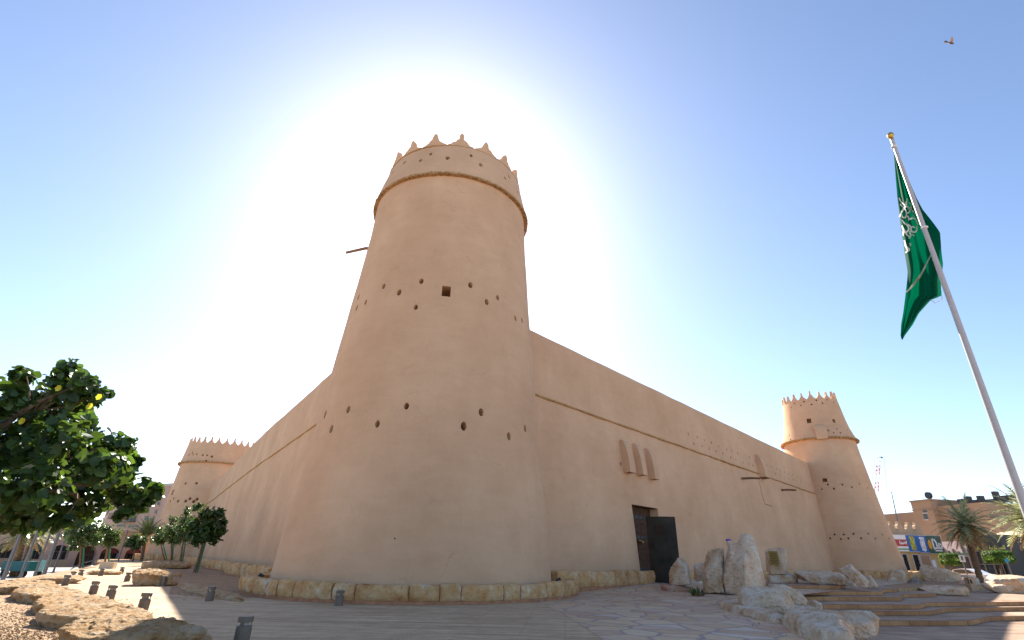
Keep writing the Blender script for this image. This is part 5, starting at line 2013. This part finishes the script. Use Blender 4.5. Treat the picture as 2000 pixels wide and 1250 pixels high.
# black shopfront with olive lettering
Fp = VP(D(1830, 1115, 92), D(1975, 1120, 84))
bs = thing('black_shop', 'black shopfront with olive lettering beside the date palm', 'building', Fp.P(8, -.4))
q0, q1, w0, w1 = Fp.px(1893, 1966, 1045, 1125)
m = MB()
Fp.box(m, q0, q1, -.8, w1, -9, 0)
m.build('wall', BLACK, bs)
m = MB()
uq0, uq1, _, wq = Fp.px(1836, 1893, 1057, 1090)
wq0 = Fp.uz(1870, 1088)[1]
Fp.box(m, uq0 - 1, q0 - .02, -.8, wq, -9, -.2)
m.build('side_wall', PINKPAINT, bs)
m = MB()
Fp.box(m, uq0 - 1, q0 - .5, -.7, wq0, -.3, -.12)
m.build('side_window', BLACK, bs)
m = MB()
for k in range(7):
    uu_ = uq0 + .2 + k * .75
    hh_ = [.9, .5, .7, .4, 1.0, .6, .9][k]
    Fp.box(m, uu_, uu_ + .22, wq0 + .25, wq0 + .25 + hh_, -.2, -.12)
    Fp.box(m, uu_, uu_ + .7, wq0 + .25, wq0 + .45, -.2, -.125)
m.build('green_lettering', DARKGREEN, bs)
for k in range(3):
    m = MB()
    a_ = q0 + .7 + k * (q1 - q0 - 1.4) / 3
    Fp.box(m, a_, a_ + (q1 - q0 - 1.4) / 3 - .2, -.6, w0 + 2.6, -.2, .02)
    f = m.build('shop_window', GLASS, bs)
    m = MB()
    b_ = a_ + (q1 - q0 - 1.4) / 3 - .2
    for (aa, bb, cc, dd_) in ((a_ - .06, a_, -.6, w0 + 2.6), (b_, b_ + .06, -.6, w0 + 2.6), (a_, b_, w0 + 2.6, w0 + 2.68), (a_, b_, w0 + 1.2, w0 + 1.25)):
        Fp.box(m, aa, bb, cc, dd_, .0, .05)
    m.build('frame', SHUTTER, f)
# the lettering itself, shaped with joined letter forms
AR = '\uFEDF\uFEE0\uFEE4\uFEB4\uFE98\uFEE0\uFEB0\uFEE3\uFE8E\uFE95 \uFE8D\uFEDF\uFEAE\uFE9F\uFE8E\uFEDF\uFEF4\uFE94'
AR = ('\uFEDF\uFEE0\uFEE4\uFEB4\uFE98\uFEE0\uFEB0\uFEE3\uFE8E\uFE95' + ' ' + '\uFE8D\uFEDF\uFEAE\uFE9F\uFE8E\uFEDF\uFEF4\uFE94')[::-1]
tc = bpy.data.curves.new('lettering', 'FONT')
tc.body = AR
tc.size = 1.0
tc.extrude = 0.02
tobj = bpy.data.objects.new('t', tc)
COL.objects.link(tobj)
tme = evaluated(tobj)
bpy.data.objects.remove(tobj)
if len(tme.vertices) > 20:
    xs = [v.co.x for v in tme.vertices]
    ys = [v.co.y for v in tme.vertices]
    l0, l1, lz0, lz1 = Fp.px(1903, 1964, 1065, 1076)
    for v in tme.vertices:
        a = (v.co.x - min(xs)) / (max(xs) - min(xs))
        b_ = (v.co.y - min(ys)) / (max(ys) - min(ys))
        v.co = Fp.P(l0 + (l1 - l0) * a, lz0 + (lz1 - lz0) * b_, 0.03 + v.co.z) - Vector(bs.location)
    tme.materials.clear()
    tme.materials.append(OLIVE)
    to = bpy.data.objects.new('lettering', tme)
    COL.objects.link(to)
    to.parent = bs
# beige building at right edge
Hp = VP(D(1955, 1110, 100), D(2060, 1110, 88))
cb = thing('corner_building', 'pale cream building at the right edge behind the flagpole', 'building', Hp.P(4, -.4))
q0, q1, w0, w1 = Hp.px(1960, 2075, 1033, 1125)
m = MB()
Hp.box(m, q0, q1, -.8, w1, -8, 0)
m.build('wall', CREAM, cb)
for (x0, x1, y0, y1) in ((1985, 1998, 1060, 1078), (2010, 2030, 1060, 1078), (1984, 2000, 1086, 1118), (2010, 2032, 1086, 1118), (1965, 1978, 1086, 1118)):
    a_, b_, c_, d_ = Hp.px(x0, x1, y0, y1)
    m = MB()
    Hp.box(m, a_, b_, max(c_, -.6), d_, -.2, .02)
    f = m.build('window', GLASS, cb)
    m = MB()
    Hp.box(m, a_ - .1, b_ + .1, d_, d_ + .12, 0, .12)
    m.build('lintel', CONC, f)

# ------------------------------------------------------------------ street furniture on the right
def sign_post(name, label, x, yb, yt, dist, zb, builder, cat='street sign'):
    b = D(x, yb, dist)
    zt2 = D(x, yt, dist).z
    t = thing(name, label, cat, (b.x, b.y, zb))
    m = MB()
    m.tube([(b.x, b.y, zb - .05), (b.x, b.y, zt2)], 0.05, 8)
    m.build('post', GREYPOLE, t)
    builder(t, Vector((b.x, b.y, zt2)))
    return t


def white_sign(t, p):
    f = Vector((p.x, p.y, 0)).normalized()
    r_ = Vector((f.y, -f.x, 0))
    m = MB()
    m.box(p - f * .06 + Vector((0, 0, -.3)), (.42, .04, .56), r_, f)
    m.build('panel', WHITE, t)
    m = MB()
    m.box(p - f * .09 + Vector((0, 0, -.28)), (.14, .03, .34), r_, f)
    m.build('marking', GREYPOLE, t)


def blue_sign(t, p):
    f = Vector((p.x, p.y, 0)).normalized()
    r_ = Vector((f.y, -f.x, 0))
    m = MB()
    m.prism([p - f * .06 + r_ * (.15 * math.cos(k * .393)) + Vector((0, 0, .15 * math.sin(k * .393))) for k in range(16)], f * -.04)
    m.build('disc', SKYBLUE, t)


sign_post('street_sign', 'white rectangular street sign before the car', 1889, 1122, 1084, 66, -.4, white_sign)
sign_post('street_sign', 'round sky-blue street sign beside the clipped tree', 1977, 1124, 1095, 62, -.4, blue_sign)
t = thing('stone_bin', 'small square stone litter bin in front of the white car', 'bin', tuple(D(1890, 1122, 50).xy) + (-.3,))
b = D(1890, 1122, 50)
m = MB()
m.box((b.x, b.y, .12), (.4, .4, .84))
m.build('body', BEIGE, t)
m = MB()
m.box((b.x, b.y, .62), (.56, .56, .12))
m.build('lid', CONC, t)
f = Vector((b.x, b.y, 0)).normalized()
m = MB()
m.box(Vector((b.x, b.y, .3)) - f * .2, (.22, .1, .25), (f.y, -f.x, 0), f)
m.build('opening', IRON, t)

# white car, side on behind the boulders
cb_ = D(1889, 1125, 74)
cu_ = (D(1926, 1125, 73) - D(1852, 1125, 75))
cu_.z = 0
cu_.normalize()
cn = Vector((cu_.y, -cu_.x, 0))
zc0 = -.4
car = thing('parked_car', 'white car parked in the street behind the boulders', 'car', (cb_.x, cb_.y, zc0))
P_ = lambda a, z, o: Vector((cb_.x, cb_.y, zc0)) + cu_ * a + cn * o + Vector((0, 0, z))
m = MB()
body = [(-2.25, .3), (-2.3, .65), (-2.2, .85), (-1.3, .95), (-.55, 1.38), (.1, 1.47), (.9, 1.42), (1.7, 1.05), (2.2, .98), (2.28, .7), (2.25, .3)]
m.prism([P_(a, z, -.85) for a, z in body], cn * 1.7)
m.build('body', CARPAINT, car)
for sgn in (-1, 1):
    m = MB()
    win = [(-1.05, .98), (-.5, 1.32), (.1, 1.4), (.85, 1.35), (1.35, 1.05)]
    m.prism([P_(a, z, sgn * .83) for a, z in win], cn * (sgn * .04))
    m.build('side_window', GLASS, car)
for a in (-1.4, 1.4):
    for sgn in (-1, 1):
        m = MB()
        m.tube([P_(a, .32, sgn * .68), P_(a, .32, sgn * .88)], .32, 16)
        w_ = m.build('wheel', RUBBER, car)
        m = MB()
        m.tube([P_(a, .32, sgn * .86), P_(a, .32, sgn * .895)], .19, 12)
        m.build('rim', GREYPOLE, w_)
for sgn in (-.6, .6):
    m = MB()
    m.box(P_(-2.24, .75, sgn), (.12, .35, .15), cu_, cn)
    m.build('headlight', LENS, car)

# tower crane, far off
cr0 = D(1696, 1095, 230)
cr1 = D(1716, 894, 230)
crane = thing('crane', 'red and white lattice crane boom rising behind the distant right tower', 'crane', (cr0.x, cr0.y, -.5))
m, m2 = MB(), MB()
ca, cb2 = Vector((cr0.x, cr0.y, -.5)), cr1
wv = Vector((cr0.y, -cr0.x, 0)).normalized()
fv = Vector((cr0.x, cr0.y, 0)).normalized()
NB = 26
cor = [(wv * .6 + fv * .6), (wv * .6 - fv * .6), (-wv * .6 - fv * .6), (-wv * .6 + fv * .6)]
for i in range(NB):
    p_, q_ = ca.lerp(cb2, i / NB), ca.lerp(cb2, (i + 1) / NB)
    mm = m if (i // 2) % 2 else m2
    for k in range(4):
        mm.tube([p_ + cor[k], q_ + cor[k]], .14, 4)
        mm.tube([p_ + cor[k], q_ + cor[(k + 1) % 4]], .085, 4)
        mm.tube([q_ + cor[k], q_ + cor[(k + 1) % 4]], .085, 4)
m.build('red_lattice', CRANERED, crane)
m2.build('white_lattice', WHITE, crane)
m = MB()
m.box(cb2 + wv * .8, (.9, .5, .6), wv, fv)
m.build('boom_head', GREYPOLE, crane)
m = MB()
m.tube([cb2 + wv * 1.6, D(1735, 985, 232)], .05, 4)
m.tube([cb2 - wv * .9, D(1703, 940, 232)], .05, 4)
m.build('cables', GREYPOLE, crane)
# slim mast on the grey block
g5 = D(1752, 1030, 112)
m = MB()
m.tube([g5 - Vector((0, 0, 4)), D(1741, 960, 112)], [.16, .06], 6)
put(m.build('antenna_mast', GREYPOLE, loc=tuple(g5 - Vector((0, 0, 4)))), 'slim grey antenna mast rising before the brown office block', 'mast')

# ------------------------------------------------------------------ left side street furniture
for i, (x0, y0, x1, y1, dist, r_, lab) in enumerate(((7, 1128, 44, 1040, 47, .11, 'leftmost tall grey street pole before the arcade, foot nearest the gravel'), (44, 1115, 77, 1040, 56, .10, 'grey street pole crossing the teal trailer'),
                                          (72, 1112, 100, 1035, 58, .09, 'thin grey street pole at the right end of the teal trailer'), (89, 1113, 120, 1028, 56, .14, 'thickest grey street pole before the third arch'),
                                          (110, 1100, 126, 1045, 72, .08, 'thinnest grey street pole right of the thickest'), (232, 1092, 238, 1045, 80, .08, 'distant grey pole beside the lone young tree'))):
    b = D(x0, y0, dist)
    zt2 = D(x1, y1, dist).z + 0.6
    zg = -1.0
    t = thing('street_pole', lab, 'pole', (b.x, b.y, zg), 'grey street poles on the left')
    m = MB()
    m.tube([(b.x, b.y, zg - .05), (b.x, b.y, zt2)], [r_, r_ * .75], 10)
    m.build('shaft', GREYPOLE, t, smooth=40)
    m = MB()
    m.lathe((b.x, b.y, zg), [(r_ * 2, 0), (r_ * 2, .06), (r_ * 1.2, .1), (r_ * 1.15, .4)], 10)
    m.build('base_plate', GREYPOLE, t)
# teal trailer cart
cx0, cx1 = D(14, 1108, 62), D(78, 1108, 60)
uu = (cx1 - cx0)
uu.z = 0
Lc = uu.length
uu.normalize()
nn = Vector((uu.y, -uu.x, 0))
cc = (cx0 + cx1) / 2
zt0, zt1 = -1.0 + .45, D(45, 1096, 61).z
tr = thing('teal_trailer', 'teal utility trailer with an open railing under the left tree', 'trailer', (cc.x, cc.y, -1))
m = MB()
m.box((cc.x, cc.y, (zt0 + zt1) / 2), (Lc * .82, 1.5, zt1 - zt0), uu, Vector((-uu.y, uu.x, 0)))
m.build('body', TEAL, tr)
m = MB()
e_ = Vector((cc.x, cc.y, 0)) + uu * Lc * .41
for k in range(5):
    q = e_ + uu * (.1 + k * .1) * Lc * .4
    m.tube([q + Vector((0, 0, zt0)), q + Vector((0, 0, zt1 + .1))], .035, 6)
for z in (zt0 + .1, (zt0 + zt1) / 2, zt1 + .1):
    m.tube([e_ + Vector((0, 0, z)), e_ + uu * Lc * .2 + Vector((0, 0, z))], .035, 6)
m.build('railing', plain('pale_teal_paint', (.25, .45, .42)), tr)
m = MB()
h_ = Vector((cc.x, cc.y, zt1))
m.tube([h_ - uu * .3, h_ - uu * .2 + Vector((0, 0, .75)), h_ + uu * .3 + Vector((0, 0, .75)), h_ + uu * .35], .045, 6)
m.build('handle', TEAL, tr)
for a in (-.28, .28):
    for sgn in (-1, 1):
        m = MB()
        q = Vector((cc.x, cc.y, -.72)) + uu * a * Lc + nn * sgn * .65
        m.tube([q - nn * .1, q + nn * .1], .28, 14)
        m.build('wheel', RUBBER, tr)
# stone planter, blue bin, ramp railing, low kerbs
b = D(207, 1118, 46)
t = thing('stone_planter', 'square pale stone planter box on the left of the path', 'planter', (b.x, b.y, -.2))
m = MB()
m.box((b.x, b.y, .12), (.8, .6, .55), (1, .3, 0), (-.3, 1, 0))
m.build('box', CREAM, t)
m = MB()
m.box((b.x, b.y, .38), (.66, .46, .05), (1, .3, 0), (-.3, 1, 0))
m.build('soil', SOIL, t)
b = D(174, 1113, 57)
t = thing('blue_bin', 'small bright blue bin behind the bushy young tree', 'bin', (b.x, b.y, -1))
m = MB()
m.lathe((b.x, b.y, -1), [(.22, 0), (.28, .85)], 12)
m.build('tub', plain('bright_blue_plastic', (.02, .12, .6), .4), t, smooth=40)
m = MB()
m.lathe((b.x, b.y, -.15), [(.3, 0), (.3, .06), (.1, .14)], 12)
m.build('lid', IRON, t)
t = thing('ramp_railing', 'grey handrail of a ramp before the arcade door', 'railing', (D(150, 1112, 62).x, D(150, 1112, 62).y, -1))
m = MB()
r0, r1, r2_ = D(138, 1112, 62), D(160, 1100, 62), D(190, 1093, 62)
m.tube([r0, r1, r2_], .045, 6)
m.build('handrail', GREYPOLE, t)
for q in (r0, r1, r2_):
    m = MB()
    m.tube([q, Vector((q.x, q.y, -1.05))], .04, 6)
    m.build('post', GREYPOLE, t)
for (x, y, w, lab, mt, dist) in ((30, 1124, 2.2, 'pale concrete kerb block by the leftmost pole', CONC, 44), (85, 1116, 2.6, 'reddish soil-filled kerb block right of the trailer', LIME2, 50),
                                 (140, 1116, 2.4, 'dark low kerb block below the ramp handrail', GREYB, 55)):
    b = D(x, y, dist)
    m = MB()
    m.box((b.x, b.y, -.86), (w, .7, .3), (1, .15, 0), (-.15, 1, 0), top=.93)
    put(m.build('kerb_block', mt, loc=(b.x, b.y, -1)), lab, 'kerb block', 'kerb blocks on the left street')

# ------------------------------------------------------------------ bird
bp = D(1857, 84, 34)
fwd = Vector((1, .15, -.12)).normalized()
sd = fwd.cross(Vector((0, 0, 1))).normalized()
up = sd.cross(fwd)
bd = thing('bird', 'small brown bird flying with wings raised in the upper right sky', 'bird', bp)
m = MB()
sc_ = .24
m.tube([bp + fwd * a * sc_ for a in (-1.1, -.6, -.15, .3, .6, .75, .9)], [.02 * sc_, .1 * sc_, .22 * sc_, .24 * sc_, .15 * sc_, .16 * sc_, .02 * sc_], 10)
m.build('body', BIRDM, bd, smooth=60)
for sg in (-1, 1):
    m = MB()
    w = [(.35, .1, .1), (.25, .7, .5), (-.05, 1.1, 1.15), (-.35, 1.0, 1.05), (-.4, .6, .45), (-.3, .1, .08)]
    top_ = [bp + (fwd * a + sd * (b_ * sg * .75) + up * c) * sc_ * 1.1 for a, b_, c in w]
    m.add(top_ + [p_ - up * .012 for p_ in top_], [tuple(range(6)), tuple(reversed(range(6, 12)))] + [(i, 6 + i, 6 + (i + 1) % 6, (i + 1) % 6) for i in range(6)])
    m.build('wing', BIRDW, bd)
m = MB()
tl_ = [bp + (fwd * a + sd * b_) * sc_ for a, b_ in ((-.8, .08), (-1.7, .28), (-1.75, 0), (-1.7, -.28), (-.8, -.08))]
m.prism(tl_, up * .015)
m.build('tail', BIRDM, bd)
